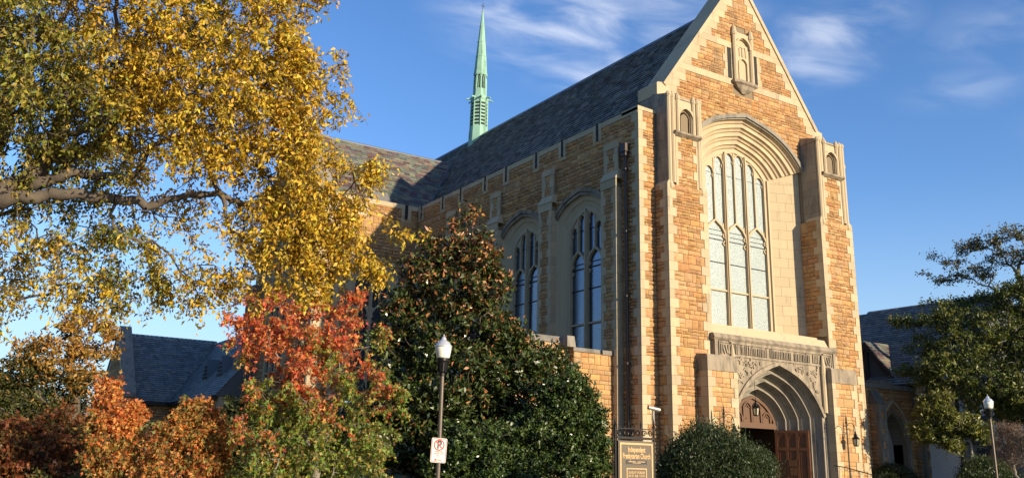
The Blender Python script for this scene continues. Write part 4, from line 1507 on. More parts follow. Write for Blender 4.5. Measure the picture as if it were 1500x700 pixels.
multi('buttress', [(btq, M['lime_grey']), (bt, M['stone']), (core, M['mortar'])], church); core = MB()

# low aisle wall by the corner of the nave
af = fY(32.4)
core.box(24.16, NX, 32.43, 36, Z0, 6.4); core.box(20.4, 24.0, 32.83, 36, Z0, 6.7)
masonry(ST, QN, af, 24.13, NX - 0.05, Z0, 6.45, False, False, depth=0.035)
masonry(ST, QN, fY(32.8), 20.4, 24.0, Z0, 6.8, False, False, depth=0.035)
masonry(ST, QN, fX(24.13), 32.4, 32.9, Z0, 6.45, False, False, depth=0.03)
cp = MB()
cp.box(24.05, 25.52, 32.32, 33.0, 6.45, 6.62, (0.8, 0.8, 0.85)); cp.box(25.66, 26.6, 32.32, 33.0, 6.42, 6.62, (0.8, 0.8, 0.85))
cp.hexa([(20.3, 32.72, 6.8), (23.95, 32.72, 6.8), (23.95, 33.4, 6.8), (20.3, 33.4, 6.8)], [(20.3, 32.9, 7.1), (23.95, 32.9, 7.1), (23.95, 33.4, 7.1), (20.3, 33.4, 7.1)], (0.75, 0.75, 0.8))
cp.hexa([(23.7, 32.3, 6.62), (24.16, 32.3, 6.62), (24.16, 33.3, 6.62), (23.7, 33.3, 6.62)], [(23.74, 32.36, 7.1), (24.12, 32.36, 7.1), (24.12, 33.3, 7.16), (23.74, 33.3, 7.16)])
awall = flush('aisle_wall')
cp.build('aisle_coping', M['lime_grey'], awall)

# fleche
FX_, FY_ = CX, 58.4
fl = thing('spire', 'slender pale green copper spire rising from the church roof ridge', 'spire', (FX_, FY_, 25.9))
def foct(prof, mat, name, parent, rot=22.5, n=8):
    mb = MB(); mb.lathe(prof, (FX_, FY_, 0), n, rot=R(rot)); return mb.build(name, M[mat], parent)
foct([(0.80, 24.9), (0.76, 26.4), (0.72, 26.9), (0.66, 26.95), (0.62, 29.15), (0.66, 29.2), (0.70, 29.28), (0.70, 29.4), (0.62, 29.5), (0.55, 29.55), (0.55, 30.1), (0.5, 30.15)], 'copper', 'base', fl)
foct([(0.43, 30.0), (0.43, 31.5)], 'dark', 'belfry_core', fl)
lv = MB(); lvf = MB()
for k in range(8):
    a = R(45 * k); 
    c_, s_ = math.cos(a), math.sin(a)
    def ff(u, z, d, c_=c_, s_=s_): 
        r_ = 0.675 - 0.018 * (z - 27) + d
        return (FX_ + c_ * r_ * 0.924 - s_ * u, FY_ + s_ * r_ * 0.924 + c_ * u, z)
    for i in range(7):
        z = 27.05 + i * 0.29
        lv.prism([(-0.17, z), (0.17, z), (0.17, z + 0.15), (-0.17, z + 0.15)], ff, 0.012, -0.05)
    lvf.ribbon(ff, [(-0.25, 26.9), (-0.25, 29.2)], 0.06, 0.05, -0.03)
    # belfry arches
    def fb(u, z, d, c_=c_, s_=s_):
        r_ = 0.50 - 0.02 * (z - 30) + d
        return (FX_ + c_ * r_ * 0.924 - s_ * u, FY_ + s_ * r_ * 0.924 + c_ * u, z)
    w_ = 0.2
    lvf.ribbon(fb, [(-w_, 30.1), (-w_, 31.0), (-w_ * 0.6, 31.3), (0, 31.52), (w_ * 0.6, 31.3), (w_, 31.0), (w_, 30.1)], 0.085, 0.03, -0.05)
    lvf.ribbon(fb, [(-0.24, 31.35), (0, 31.85), (0.24, 31.35)], 0.07, 0.06, -0.06)
    lvf.ribbon(fb, [(0, 30.1), (0, 31.2)], 0.04, 0.02, -0.03)
lv.build('louvre', M['dark'], fl)
lvf.build('tracery', M['copper'], fl)
foct([(0.54, 31.3), (0.56, 31.45), (0.52, 31.7), (0.43, 32.9), (0.45, 32.93), (0.45, 33.0), (0.415, 33.05), (0.32, 34.2), (0.345, 34.22), (0.345, 34.3), (0.30, 34.34), (0.20, 35.6), (0.22, 35.62), (0.22, 35.68), (0.18, 35.72), (0.05, 37.0), (0.09, 37.05), (0.05, 37.12), (0.02, 37.2)], 'copper', 'cone', fl)
for k in range(8):
    gg = MB()
    a = R(45 * k + 22.5); c_, s_ = math.cos(a), math.sin(a)
    gg.tube([(FX_ + c_ * 0.55, FY_ + s_ * 0.55, 29.3), (FX_ + c_ * 0.85, FY_ + s_ * 0.85, 29.32), (FX_ + c_ * 1.08, FY_ + s_ * 1.08, 29.22)], [0.1, 0.07, 0.05], 6)
    gg.build('gargoyle', M['copper'], fl)
cr_ = MB(); cr_.tube([(FX_, FY_, 37.1), (FX_, FY_, 37.75)], 0.025, 6); cr_.tube([(FX_ - 0.16, FY_, 37.5), (FX_ + 0.16, FY_, 37.5)], 0.025, 6)
cr_.build('cross', M['iron'], fl)


# ================================================================== TREES AND PLANTS
def blob_points(blobs, n, rs, shell=0.55):
    """blobs: (centre, radius, squash) -> n points, spread by volume, thinner inside"""
    w = np.array([b[1] ** 2.0 + 0.015 * max(q[1] for q in blobs) ** 2 for b in blobs]); w = w / w.sum()
    idx = rs.choice(len(blobs), n, p=w)
    d = rs.normal(size=(n, 3)); d /= np.linalg.norm(d, axis=1)[:, None]
    r_ = rs.random(n) ** (1 / 3.0) * (1 - shell) + shell * rs.random(n) ** 0.25
    r_ = np.minimum(r_, 1.0) * (1 + 0.12 * rs.normal(size=n))
    c = np.array([list(b[0]) for b in blobs])[idx]
    rad = np.array([b[1] for b in blobs])[idx]; sq = np.array([b[2] for b in blobs])[idx]
    p = d * r_[:, None] * rad[:, None]
    p[:, 2] *= sq
    return c + p


def skeleton(start, targets, bal=0.35, spar=None):
    """join every target to the nearest branch, favouring short ways back to the trunk"""
    P = [np.array(p, dtype=float) for p in start]
    par = list(spar) if spar else [-1] + list(range(len(start) - 1))
    pl = [0.0]
    for i in range(1, len(start)): pl.append(pl[par[i]] + np.linalg.norm(P[i] - P[par[i]]))
    T = np.array(targets); n = len(T)
    best = np.full(n, 1e9); bp = np.zeros(n, dtype=int)
    for i in range(len(P)):
        c = np.linalg.norm(T - P[i], axis=1) + bal * pl[i]
        m_ = c < best; best[m_] = c[m_]; bp[m_] = i
    alive = np.ones(n, dtype=bool)
    for _ in range(n):
        k = int(np.argmin(np.where(alive, best, 1e9)))
        alive[k] = False
        q = bp[k]; d = np.linalg.norm(T[k] - P[q])
        P.append(T[k]); par.append(q); pl.append(pl[q] + d)
        i = len(P) - 1
        c = np.linalg.norm(T - P[i], axis=1) + bal * pl[i]
        m_ = alive & (c < best); best[m_] = c[m_]; bp[m_] = i
    return P, par


def branch_mesh(P, par, ns, tip=0.006, power=0.46, rmax=0.4, wob=0.07, rs=None, fixed=None):
    n = len(P); cnt = np.zeros(n)
    kids = [[] for _ in range(n)]
    for i in range(n - 1, -1, -1):
        if not kids[i]: cnt[i] = max(cnt[i], 1)
        if par[i] >= 0:
            cnt[par[i]] += cnt[i]; kids[par[i]].append(i)
    rad = np.minimum(tip * cnt ** power, rmax)
    if fixed:
        for i, r_ in enumerate(fixed): rad[i] = max(rad[i], r_)
    mb = MB()
    for i in range(n):
        if par[i] < 0: continue
        a, b = P[par[i]], P[i]
        l = np.linalg.norm(b - a)
        if l < 1e-4: continue
        k = 2 if l < 0.3 else 4
        pts = []; rr = []
        ra = min(rad[par[i]], rad[i] * 1.7); off = rs.normal(size=3) * l * wob; off2 = rs.normal(size=3) * l * wob * 0.6
        for q in range(k + 1):
            t = q / k
            pts.append(a + (b - a) * t + off * math.sin(math.pi * t) + off2 * math.sin(2 * math.pi * t)); rr.append(ra + (rad[i] - ra) * t)
        m_ = 8 if rad[i] > 0.06 else (5 if rad[i] > 0.015 else 3)
        mb.tube(pts, rr, m_, cap=False)
    return mb


def leaves(name, pts, size, tints, mat, parent, rs, droop=0.3, aspect=0.5, fold=0.18, up=0.0, lobes=False):
    """one mesh of many small leaves; pts are the stalk ends"""
    n = len(pts)
    d = rs.normal(size=(n, 3)); d[:, 2] -= droop * 1.6; d /= np.linalg.norm(d, axis=1)[:, None]
    q = rs.normal(size=(n, 3)); q[:, 2] += up
    nn = q - d * (q * d).sum(1)[:, None]; nn /= np.linalg.norm(nn, axis=1)[:, None]
    sd = np.cross(d, nn)
    L_ = size * (0.65 + 0.7 * rs.random(n))[:, None]
    org = np.array(ORIG.get(parent.name, (0, 0, 0)))
    p = pts - org
    W = L_ * aspect
    if lobes:
        loc = [(0, 0, 0), (0.5, -0.95, 0.5), (0.42, -0.35, 0), (1.0, 0, -0.3), (0.42, 0.35, 0), (0.5, 0.95, 0.5)]
    else:
        loc = [(0, 0, 0), (0.42, -0.5, 1.0), (1.0, 0, -0.4), (0.42, 0.5, 1.0)]
    k = len(loc)
    V = np.empty((n, k, 3))
    for i, (a, b, c) in enumerate(loc):
        V[:, i] = p + d * L_ * a + sd * W * b + nn * L_ * fold * c
    me = bpy.data.meshes.new(name)
    me.vertices.add(n * k); me.vertices.foreach_set('co', V.reshape(-1))
    me.loops.add(n * k); me.loops.foreach_set('vertex_index', np.arange(n * k, dtype=np.int32))
    me.polygons.add(n); me.polygons.foreach_set('loop_start', np.arange(0, n * k, k, dtype=np.int32))
    try: me.polygons.foreach_set('loop_total', np.full(n, k, dtype=np.int32))
    except Exception: pass
    at_ = me.color_attributes.new('tint', 'FLOAT_COLOR', 'POINT')
    t = np.ones((n, k, 4), dtype=np.float32); t[:, :, :3] = tints[:, None, :]
    at_.data.foreach_set('color', t.reshape(-1))
    me.update(); me.validate()
    me.materials.append(mat)
    ob = bpy.data.objects.new(name, me); col.objects.link(ob); ob.parent = parent
    ORIG[ob.name] = tuple(org)
    return ob


def pick(pal, n, rs, var=0.2):
    c = np.array(pal)[rs.integers(0, len(pal), n)]
    return np.clip(c * (1 + var * rs.normal(size=(n, 1))) * (1 + 0.06 * rs.normal(size=(n, 3))), 0.005, 0.9)


def sprays(nodes, per, rad, rs, flat=0.7, twigs=4, droop=0.2, out=None):
    """leaves set along short twigs about every node"""
    n = len(nodes); tw = []
    d = rs.normal(size=(n, twigs, 3)); d[:, :, 2] = d[:, :, 2] * flat - droop
    if out is not None: d += (nodes - out)[:, None, :] / (np.linalg.norm(nodes - out, axis=1)[:, None, None] + 1e-6) * 0.8
    d /= np.linalg.norm(d, axis=2)[:, :, None]
    m_ = max(1, per // twigs)
    s_ = rs.random((n, twigs, m_, 1)) ** 0.8
    l = rad * (0.5 + 0.7 * rs.random((n, twigs, 1, 1)))
    p = nodes[:, None, None, :] + d[:, :, None, :] * s_ * l + rs.normal(size=(n, twigs, m_, 3)) * rad * 0.13
    p[..., 2] -= (s_[..., 0] ** 2) * rad * droop * 0.6
    return p.reshape(-1, 3), d, l[:, :, 0, :]


def make_tree(name, label, cat, base, trunk, blobs, nodes, per, leaf, rad, colour, mat, bark, group=None, seed=1, bal=0.3, tip=0.006,
              rmax=0.4, trunk_r=None, droop=0.25, flat=0.7, twig_draw=False, aspect=0.5, lobes=False, shell=0.55, power=0.46, twigs=4, up=0.0, keep=None, limbs=None):
    rs = np.random.default_rng(seed)
    t = thing(name, label, cat, tuple(base), 0, group)
    T = blob_points(blobs, nodes, rs, shell)
    if keep is not None: T = T[keep(T)]
    st_pts = [np.array(q) for q in trunk]; st_par = [-1] + list(range(len(trunk) - 1)); st_r = list(trunk_r) if trunk_r else None
    for (k0, pts_, rr_) in (limbs or []):
        prev = k0
        for q, r_ in zip(pts_, rr_):
            st_pts.append(np.array(q)); st_par.append(prev); prev = len(st_pts) - 1
            st_r.append(r_)
    trunk_r = st_r
    P, par = skeleton(st_pts, T, bal, st_par)
    mb = branch_mesh(P, par, len(trunk), tip, power, rmax, 0.07, rs, trunk_r)
    lp, d, l = sprays(T, per, rad, rs, flat, twigs, droop, np.array(trunk[-1]))
    if twig_draw:
        for i in range(len(T)):
            for k in range(twigs):
                e = T[i] + d[i, k] * l[i, k]
                mb.tube([T[i], (T[i] + e) / 2, e - np.array([0, 0, rad * droop * 0.4])], [0.004, 0.003, 0.002], 3, cap=False)
    mb.build('trunk', bark, t, recalc=False, smooth=True)
    if per > 0:
        leaves('crown', lp, leaf, colour(lp, rs), mat, t, rs, droop, aspect, up=up, lobes=lobes)
    return t


def B(px, py, d, r_, sq=0.85): return (at(px, py, d), r_, sq)


# --- the big golden tree at the left
YEL = [(0.72, 0.49, 0.045), (0.78, 0.54, 0.055), (0.66, 0.43, 0.04), (0.70, 0.42, 0.05), (0.60, 0.43, 0.045), (0.48, 0.38, 0.05)]
YGR = [(0.30, 0.30, 0.05), (0.20, 0.24, 0.045), (0.40, 0.33, 0.05), (0.36, 0.27, 0.055)]


def yellow_col(p, rs):
    c = pick(YEL, len(p), rs, 0.18)
    g_ = pick(YGR, len(p), rs, 0.2)
    side = (p[:, 0] - 1.2) / 3.4 + 0.35 * np.sin(p[:, 0] * 2.1 + p[:, 2] * 1.7) + 0.14 * rs.normal(size=len(p))
    m_ = side < 0.02
    c[m_] = g_[m_]
    return c


D0 = 12.0
tb0 = at(-260, 300, 13.0)
tbase = Vector((tb0.x, tb0.y, 0.0))
f1 = at(-150, 420, 13.0); f2 = at(-60, 320, 12.9)
ytrunk = [tbase, tbase.lerp(f1, 0.5), f1, f2, at(-10, 292, 12.8), at(35, 268, 12.8), at(68, 232, 12.8), at(85, 190, 12.9), at(112, 120, 13.0)]
ylimbs = [(4, [at(30, 287, 12.6), at(75, 283, 12.5), at(120, 284, 12.4), at(170, 292, 12.3), at(215, 304, 12.2), at(260, 290, 12.1), at(320, 282, 12.0)], [0.085, 0.075, 0.07, 0.065, 0.055, 0.042, 0.03]),
          (5, [at(80, 262, 12.6), at(130, 258, 12.5), at(180, 262, 12.4)], [0.07, 0.055, 0.04]),
          (6, [at(110, 232, 13), at(150, 205, 13), at(200, 150, 12.9)], [0.07, 0.055, 0.04]),
          (3, [at(-20, 240, 13.1), at(10, 170, 13.2), at(40, 90, 13.2)], [0.10, 0.08, 0.06])]
yb = [B(60, 60, 12.8, 1.5), B(190, 30, 12.8, 1.5), B(310, 50, 12.3, 1.25), B(385, 30, 12, 0.6), B(50, 190, 13.4, 1.3), B(170, 150, 12.6, 1.25),
      B(290, 140, 12, 1.25), B(385, 120, 11.8, 0.65), B(430, 85, 11.8, 0.26), B(490, 92, 11.8, 0.16), B(415, 200, 11.8, 0.5), B(495, 158, 11.8, 0.2), B(522, 155, 11.8, 0.1),
      B(450, 250, 11.7, 0.42), B(375, 260, 11.9, 0.75), B(280, 205, 12.2, 0.55), B(40, 345, 13.4, 0.75), B(110, 345, 13, 0.5), B(30, 425, 13.4, 0.35, 0.6),
      B(120, 405, 12.4, 0.5, 0.6), B(200, 385, 12.4, 0.42, 0.7), B(330, 360, 12, 0.5), B(415, 320, 11.8, 0.6), B(480, 320, 11.7, 0.36), B(525, 335, 11.6, 0.18),
      B(435, 385, 11.8, 0.3), B(375, 405, 11.9, 0.4), B(480, 390, 11.7, 0.25), B(545, 385, 11.6, 0.12), B(565, 325, 11.6, 0.14), B(435, 190, 11.8, 0.42), B(430, 145, 11.8, 0.38), B(445, 115, 11.8, 0.24), B(455, 225, 11.7, 0.35), B(420, 60, 11.9, 0.3), B(480, 290, 11.7, 0.3), B(500, 345, 11.7, 0.3), B(465, 330, 11.8, 0.45), B(450, 400, 11.8, 0.25), B(510, 375, 11.7, 0.2), B(510, 300, 11.6, 0.2), B(455, 300, 11.9, 0.6), B(410, 270, 12.0, 0.6), B(455, 355, 11.7, 0.35), B(400, 350, 11.8, 0.5), B(425, 160, 11.7, 0.32), B(540, 240, 11.6, 0.12), B(180, 345, 12.4, 0.35), B(140, 300, 12.8, 0.55), B(230, 345, 12.3, 0.32), B(90, 430, 12.8, 0.28, 0.6), B(170, 430, 12.6, 0.3, 0.7), B(280, 395, 12.2, 0.25, 0.8), B(320, 410, 12.1, 0.25, 0.9), B(20, 460, 13, 0.2, 0.6), B(590, 335, 11.6, 0.1), B(578, 385, 11.6, 0.14), B(235, 425, 12.4, 0.15, 1.2), B(295, 440, 12.3, 0.12, 1.2), B(250, 300, 12.6, 0.35), B(530, 250, 11.6, 0.2),
      B(-130, 60, 13, 1.8), B(-130, 260, 13.4, 1.5), B(80, -120, 13, 1.7), B(280, -110, 12.8, 1.5), B(400, -60, 12.3, 0.9), B(-200, -100, 13.5, 1.8), B(100, 130, 14.6, 1.5), B(300, 120, 13.8, 1.2)]
make_tree('golden_elm', 'tall tree with golden yellow leaves spreading in from the left edge', 'tree', tbase, ytrunk, yb, 2350, 50, 0.064, 0.27,
          yellow_col, M['leaf'], M['bark'], 'autumn trees', 3, 0.28, 0.0058, 0.20, [0.34, 0.28, 0.21, 0.15, 0.125, 0.115, 0.10, 0.085, 0.06], 0.55, 0.6, True, 0.46, power=0.42, limbs=ylimbs)
# two long limbs that show below the crown belong to the same tree's trunk


# --- red and green maple in front of the transept
def maple_col(p, rs):
    zz = (p[:, 2] - 1.6)
    red = pick([(0.64, 0.13, 0.05), (0.68, 0.22, 0.065), (0.54, 0.08, 0.045), (0.68, 0.32, 0.09), (0.64, 0.17, 0.06)], len(p), rs, 0.2)
    gre = pick([(0.24, 0.31, 0.05), (0.19, 0.28, 0.045), (0.36, 0.34, 0.06), (0.15, 0.23, 0.04), (0.46, 0.30, 0.07)], len(p), rs, 0.2)
    w = zz * 0.62 - 0.62 - 0.22 * (p[:, 0] - 5.2) + 0.65 * np.sin(p[:, 0] * 5 + p[:, 2] * 3.3 + p[:, 1] * 2) + 0.24 * rs.normal(size=len(p))
    c = red.copy(); m_ = w < 0; c[m_] = gre[m_]
    return c


mb0 = at(455, 700, 19)
mbase = Vector((mb0.x, mb0.y, ground_h(mb0.x, mb0.y)))
mt = [mbase, mbase + Vector((0.05, 0, 0.8)), at(450, 640, 19), at(445, 570, 19), at(440, 500, 19)]
mbl = [B(368, 475, 19, 0.28), B(395, 500, 19, 0.5), B(440, 480, 19, 0.65), B(500, 470, 19, 0.4), B(520, 440, 19, 0.22), B(370, 435, 19, 0.16), B(368, 525, 19, 0.24),
       B(402, 570, 19, 0.6), B(460, 560, 19, 0.85), B(530, 560, 19, 0.62), B(560, 580, 19, 0.4), B(410, 640, 19, 0.75), B(480, 640, 19, 0.9), B(545, 640, 19, 0.6), B(440, 700, 19, 0.9), B(520, 700, 19, 0.7), B(375, 600, 19, 0.36), B(380, 690, 19, 0.6), B(490, 510, 19, 0.4), B(555, 500, 19, 0.16), B(405, 445, 19, 0.3), B(352, 555, 19, 0.18), B(460, 440, 19, 0.22), B(350, 440, 19, 0.12), B(340, 500, 19, 0.08), B(560, 485, 19, 0.12), B(585, 570, 19, 0.15), B(590, 600, 19, 0.15), B(530, 500, 19, 0.25), B(345, 470, 19, 0.2), B(510, 430, 19, 0.12), B(460, 520, 18.8, 0.5), B(450, 590, 18.6, 0.5), B(350, 625, 19, 0.2)]
make_tree('red_maple', 'young maple turning red above and green below, in front of the dark evergreen', 'tree', mbase, mt, mbl, 820, 34, 0.088, 0.23,
          maple_col, M['leaf'], M['bark_grey'], 'autumn trees', 5, 0.3, 0.0045, 0.09, [0.09, 0.08, 0.07, 0.055, 0.04], 0.35, 0.7, True, 0.42, lobes=True)


# --- big dark magnolia against the nave
def mag_col(p, rs):
    c = pick([(0.042, 0.062, 0.015), (0.055, 0.080, 0.018), (0.030, 0.046, 0.012), (0.075, 0.095, 0.024)], len(p), rs, 0.2)
    r_ = pick([(0.34, 0.14, 0.05), (0.26, 0.10, 0.04), (0.38, 0.19, 0.08)], len(p), rs, 0.2)
    w = rs.random(len(p)) < np.clip(0.07 + (p[:, 2] - 4.8) * 0.13, 0.06, 0.5)
    c[w] = r_[w]
    return c


gb0 = at(690, 690, 25.5)
gbase = Vector((gb0.x, gb0.y, ground_h(gb0.x, gb0.y)))
gt = [gbase, at(690, 640, 25.5), at(688, 540, 25.5), at(686, 440, 25.5), at(684, 350, 25.5)]
gbl = [B(683, 318, 25.5, 0.22, 1.3), B(680, 345, 25.5, 0.42), B(700, 375, 25.5, 0.6), B(650, 375, 25.5, 0.55), B(615, 385, 25.5, 0.42), B(665, 420, 25.5, 0.95), B(610, 430, 25.5, 0.6), B(715, 435, 25.5, 0.65), B(590, 440, 25.5, 0.3),
       B(690, 490, 25.5, 1.2), B(610, 490, 25.5, 0.9), B(745, 500, 25.5, 0.65), B(570, 500, 25.5, 0.5), B(650, 560, 25, 1.5), B(740, 560, 25.3, 1.05), B(590, 570, 25.2, 0.9), B(775, 545, 25.5, 0.8), B(805, 530, 25.8, 0.55), B(765, 505, 25.7, 0.45), B(830, 560, 25.8, 0.5), B(725, 400, 25.6, 0.3),
       B(640, 640, 25, 1.5), B(720, 640, 25, 1.4), B(570, 640, 25, 1.0), B(790, 620, 25.5, 0.8), B(680, 700, 25, 1.5), B(560, 600, 25.4, 0.7), B(735, 470, 25.5, 0.4), B(640, 355, 25.5, 0.3), B(575, 460, 25.5, 0.25)]
make_tree('magnolia_tree', 'tall dark evergreen with glossy rust backed leaves against the church side wall', 'tree', gbase, gt, gbl, 1700, 40, 0.15, 0.34,
          mag_col, M['leaf_gloss'], M['bark'], 'evergreens by the church', 8, 0.3, 0.006, 0.16, [0.16, 0.15, 0.12, 0.08, 0.04], -0.1, 0.8, False, 0.42, up=0.5)


# --- lower glossy hollies right of it
def holly_col(p, rs): return pick([(0.045, 0.075, 0.016), (0.065, 0.10, 0.022), (0.032, 0.055, 0.014), (0.09, 0.125, 0.03)], len(p), rs, 0.2)


hb0 = at(825, 700, 23.5); hbase = Vector((hb0.x, hb0.y, ground_h(hb0.x, hb0.y)))
make_tree('holly_tree', 'dense bright glossy green holly below the low aisle wall', 'tree', hbase, [hbase, at(828, 640, 23.5), at(838, 580, 23.5)],
          [B(845, 552, 23.5, 0.28, 1.2), B(840, 580, 23.5, 0.5), B(820, 610, 23.5, 0.75), B(860, 620, 23.5, 0.45), B(800, 650, 23.3, 0.9), B(850, 660, 23.3, 0.65), B(830, 700, 23.2, 0.95), B(780, 640, 23.5, 0.6), B(872, 680, 23.4, 0.35), B(862, 585, 23.5, 0.2), B(885, 650, 23.5, 0.2), B(815, 575, 23.6, 0.5), B(875, 610, 23.5, 0.25)],
          1000, 42, 0.088, 0.21, holly_col, M['leaf_gloss'], M['bark'], 'evergreens by the church', 9, 0.3, 0.005, 0.1, [0.1, 0.08, 0.05], 0.0, 0.9, False, 0.5, up=0.6)
hb1 = at(695, 715, 22.5); hbase1 = Vector((hb1.x, hb1.y, ground_h(hb1.x, hb1.y)))
make_tree('holly_bush', 'rounded glossy green shrub behind the no parking sign', 'shrub', hbase1, [hbase1, hbase1 + Vector((0, 0, 0.5)), at(695, 680, 22.5)],
          [B(690, 660, 22.5, 0.7), B(730, 650, 22.6, 0.6), B(660, 680, 22.5, 0.6), B(720, 695, 22.3, 0.9), B(760, 690, 22.5, 0.6), B(665, 640, 22.8, 0.4)],
          560, 42, 0.085, 0.2, holly_col, M['leaf_gloss'], M['bark'], 'evergreens by the church', 10, 0.3, 0.005, 0.08, [0.07, 0.06, 0.05], 0.0, 0.9, False, 0.5, up=0.6)


# --- clipped yew by the portal: small needles over a rounded body
def yew(name, label, c, rx, ry, rz, seed, n, group=None, size=0.055):
    rs = np.random.default_rng(seed)
    t = thing(name, label, 'shrub', (c.x, c.y, ground_h(c.x, c.y)), 0, group)
    nb = 420
    d = rs.normal(size=(nb, 3)); d[:, 2] = np.abs(d[:, 2]) - 0.25; d /= np.linalg.norm(d, axis=1)[:, None]
    lump = 1 + 0.05 * np.sin(d[:, 0] * 7 + seed) + 0.05 * np.sin(d[:, 1] * 9 + d[:, 2] * 6)
    cen = d * lump[:, None] * np.array([rx, ry, rz]) * (0.78 + 0.18 * rs.random((nb, 1))) + np.array([c.x, c.y, c.z])
    T = cen
    st = [np.array([c.x, c.y, ground_h(c.x, c.y)]), np.array([c.x, c.y, c.z - rz * 0.4]), np.array([c.x, c.y, c.z])]
    P, par = skeleton(st, T, 0.3)
    branch_mesh(P, par, 3, 0.006, 0.45, 0.09, 0.07, rs, [0.1, 0.09, 0.06]).build('trunk', M['bark'], t, recalc=False)
    k = n // nb
    q = rs.normal(size=(nb, k, 3)) * np.array([rx, ry, rz]) * 0.105
    p = (cen[:, None, :] + q).reshape(-1, 3)
    leaves('crown', p, size, pick([(0.035, 0.055, 0.016), (0.045, 0.07, 0.02), (0.028, 0.042, 0.013), (0.06, 0.08, 0.025)], len(p), rs, 0.2), M['leaf_green'], t, rs, -0.9, 0.32)
    return t


yc = at(1047, 700, 24.5)
yew('yew_bush', 'big rounded dark green clipped bush in front of the church door', Vector((yc.x, yc.y, yc.z)), 1.42, 1.35, 1.2, 21, 52000, 'evergreens by the church', 0.075)
yc = at(1312, 712, 57); yew('yew_bush', 'low dark bush at the foot of the shaded arcade', yc, 1.7, 1.0, 1.1, 22, 14000, 'evergreens by the church', 0.12)
yc = at(1448, 706, 50); yew('yew_bush', 'low dark clipped hedge beside the far lamp post', yc, 1.9, 1.0, 1.1, 23, 14000, 'evergreens by the church', 0.12)


# --- orange maples at the left
def orange_col(p, rs):
    c = pick([(0.66, 0.25, 0.06), (0.70, 0.32, 0.09), (0.60, 0.18, 0.05), (0.52, 0.13, 0.04), (0.66, 0.36, 0.11)], len(p), rs, 0.2)
    g_ = pick([(0.20, 0.19, 0.045), (0.30, 0.22, 0.06)], len(p), rs, 0.2)
    m_ = (p[:, 2] < 2.4 + 0.5 * np.sin(p[:, 0] * 3)) & (rs.random(len(p)) < 0.45)
    c[m_] = g_[m_]
    return c


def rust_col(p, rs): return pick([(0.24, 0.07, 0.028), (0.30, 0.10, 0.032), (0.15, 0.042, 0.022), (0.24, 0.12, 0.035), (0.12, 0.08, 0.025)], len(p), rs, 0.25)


ob0 = at(165, 705, 20.5); obase = Vector((ob0.x, ob0.y, 0.5))
make_tree('orange_maple', 'slim bright orange maple below the stone gable of the low hall', 'tree', obase, [obase, at(163, 660, 20.5), at(163, 600, 20.5)],
          [B(160, 572, 20.5, 0.237, 1.3), B(165, 600, 20.5, 0.394), B(150, 625, 20.5, 0.355), B(175, 640, 20.5, 0.394), B(185, 615, 20.5, 0.237), B(160, 665, 20.5, 0.473), B(200, 600, 20.5, 0.158)],
          260, 34, 0.092, 0.21, orange_col, M['leaf'], M['bark'], 'autumn trees', 31, 0.3, 0.005, 0.07, [0.07, 0.06, 0.04], 0.35, 0.7, True, 0.42, lobes=True)
ob0 = at(275, 710, 20); obase = Vector((ob0.x, ob0.y, 0.5))
make_tree('orange_maple', 'wide orange maple in front of the low hall roof', 'tree', obase, [obase, at(275, 680, 20), at(277, 640, 20)],
          [B(285, 605, 20, 0.336), B(310, 620, 20, 0.280), B(260, 630, 20, 0.400), B(300, 640, 20, 0.480), B(240, 655, 20, 0.400), B(285, 670, 20, 0.640), B(325, 650, 20, 0.280), B(230, 690, 20, 0.400), B(270, 700, 20, 0.640), B(320, 690, 20, 0.320), B(300, 595, 20, 0.160)],
          420, 36, 0.088, 0.21, orange_col, M['leaf'], M['bark'], 'autumn trees', 32, 0.3, 0.005, 0.08, [0.08, 0.07, 0.05], 0.35, 0.7, True, 0.42, lobes=True)
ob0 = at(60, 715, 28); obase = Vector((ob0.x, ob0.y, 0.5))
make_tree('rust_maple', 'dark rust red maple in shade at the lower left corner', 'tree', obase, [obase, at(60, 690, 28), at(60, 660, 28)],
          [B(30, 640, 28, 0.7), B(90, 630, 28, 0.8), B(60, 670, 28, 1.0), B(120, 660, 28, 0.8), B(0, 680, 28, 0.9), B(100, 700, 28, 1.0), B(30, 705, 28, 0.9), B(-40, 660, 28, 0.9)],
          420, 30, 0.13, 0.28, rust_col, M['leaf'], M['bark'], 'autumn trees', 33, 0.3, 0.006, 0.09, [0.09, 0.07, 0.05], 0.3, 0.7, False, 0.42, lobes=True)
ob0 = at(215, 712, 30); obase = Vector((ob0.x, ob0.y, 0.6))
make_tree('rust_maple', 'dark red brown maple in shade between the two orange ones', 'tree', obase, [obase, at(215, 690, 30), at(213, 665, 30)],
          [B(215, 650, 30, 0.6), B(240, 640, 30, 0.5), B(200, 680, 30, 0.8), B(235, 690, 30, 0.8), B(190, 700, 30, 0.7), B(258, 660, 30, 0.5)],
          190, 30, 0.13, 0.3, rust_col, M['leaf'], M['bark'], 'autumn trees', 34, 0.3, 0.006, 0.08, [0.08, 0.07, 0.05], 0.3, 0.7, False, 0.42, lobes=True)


def dkg_col(p, rs): return pick([(0.05, 0.07, 0.02), (0.07, 0.09, 0.028), (0.04, 0.055, 0.018), (0.10, 0.10, 0.035)], len(p), rs, 0.22)


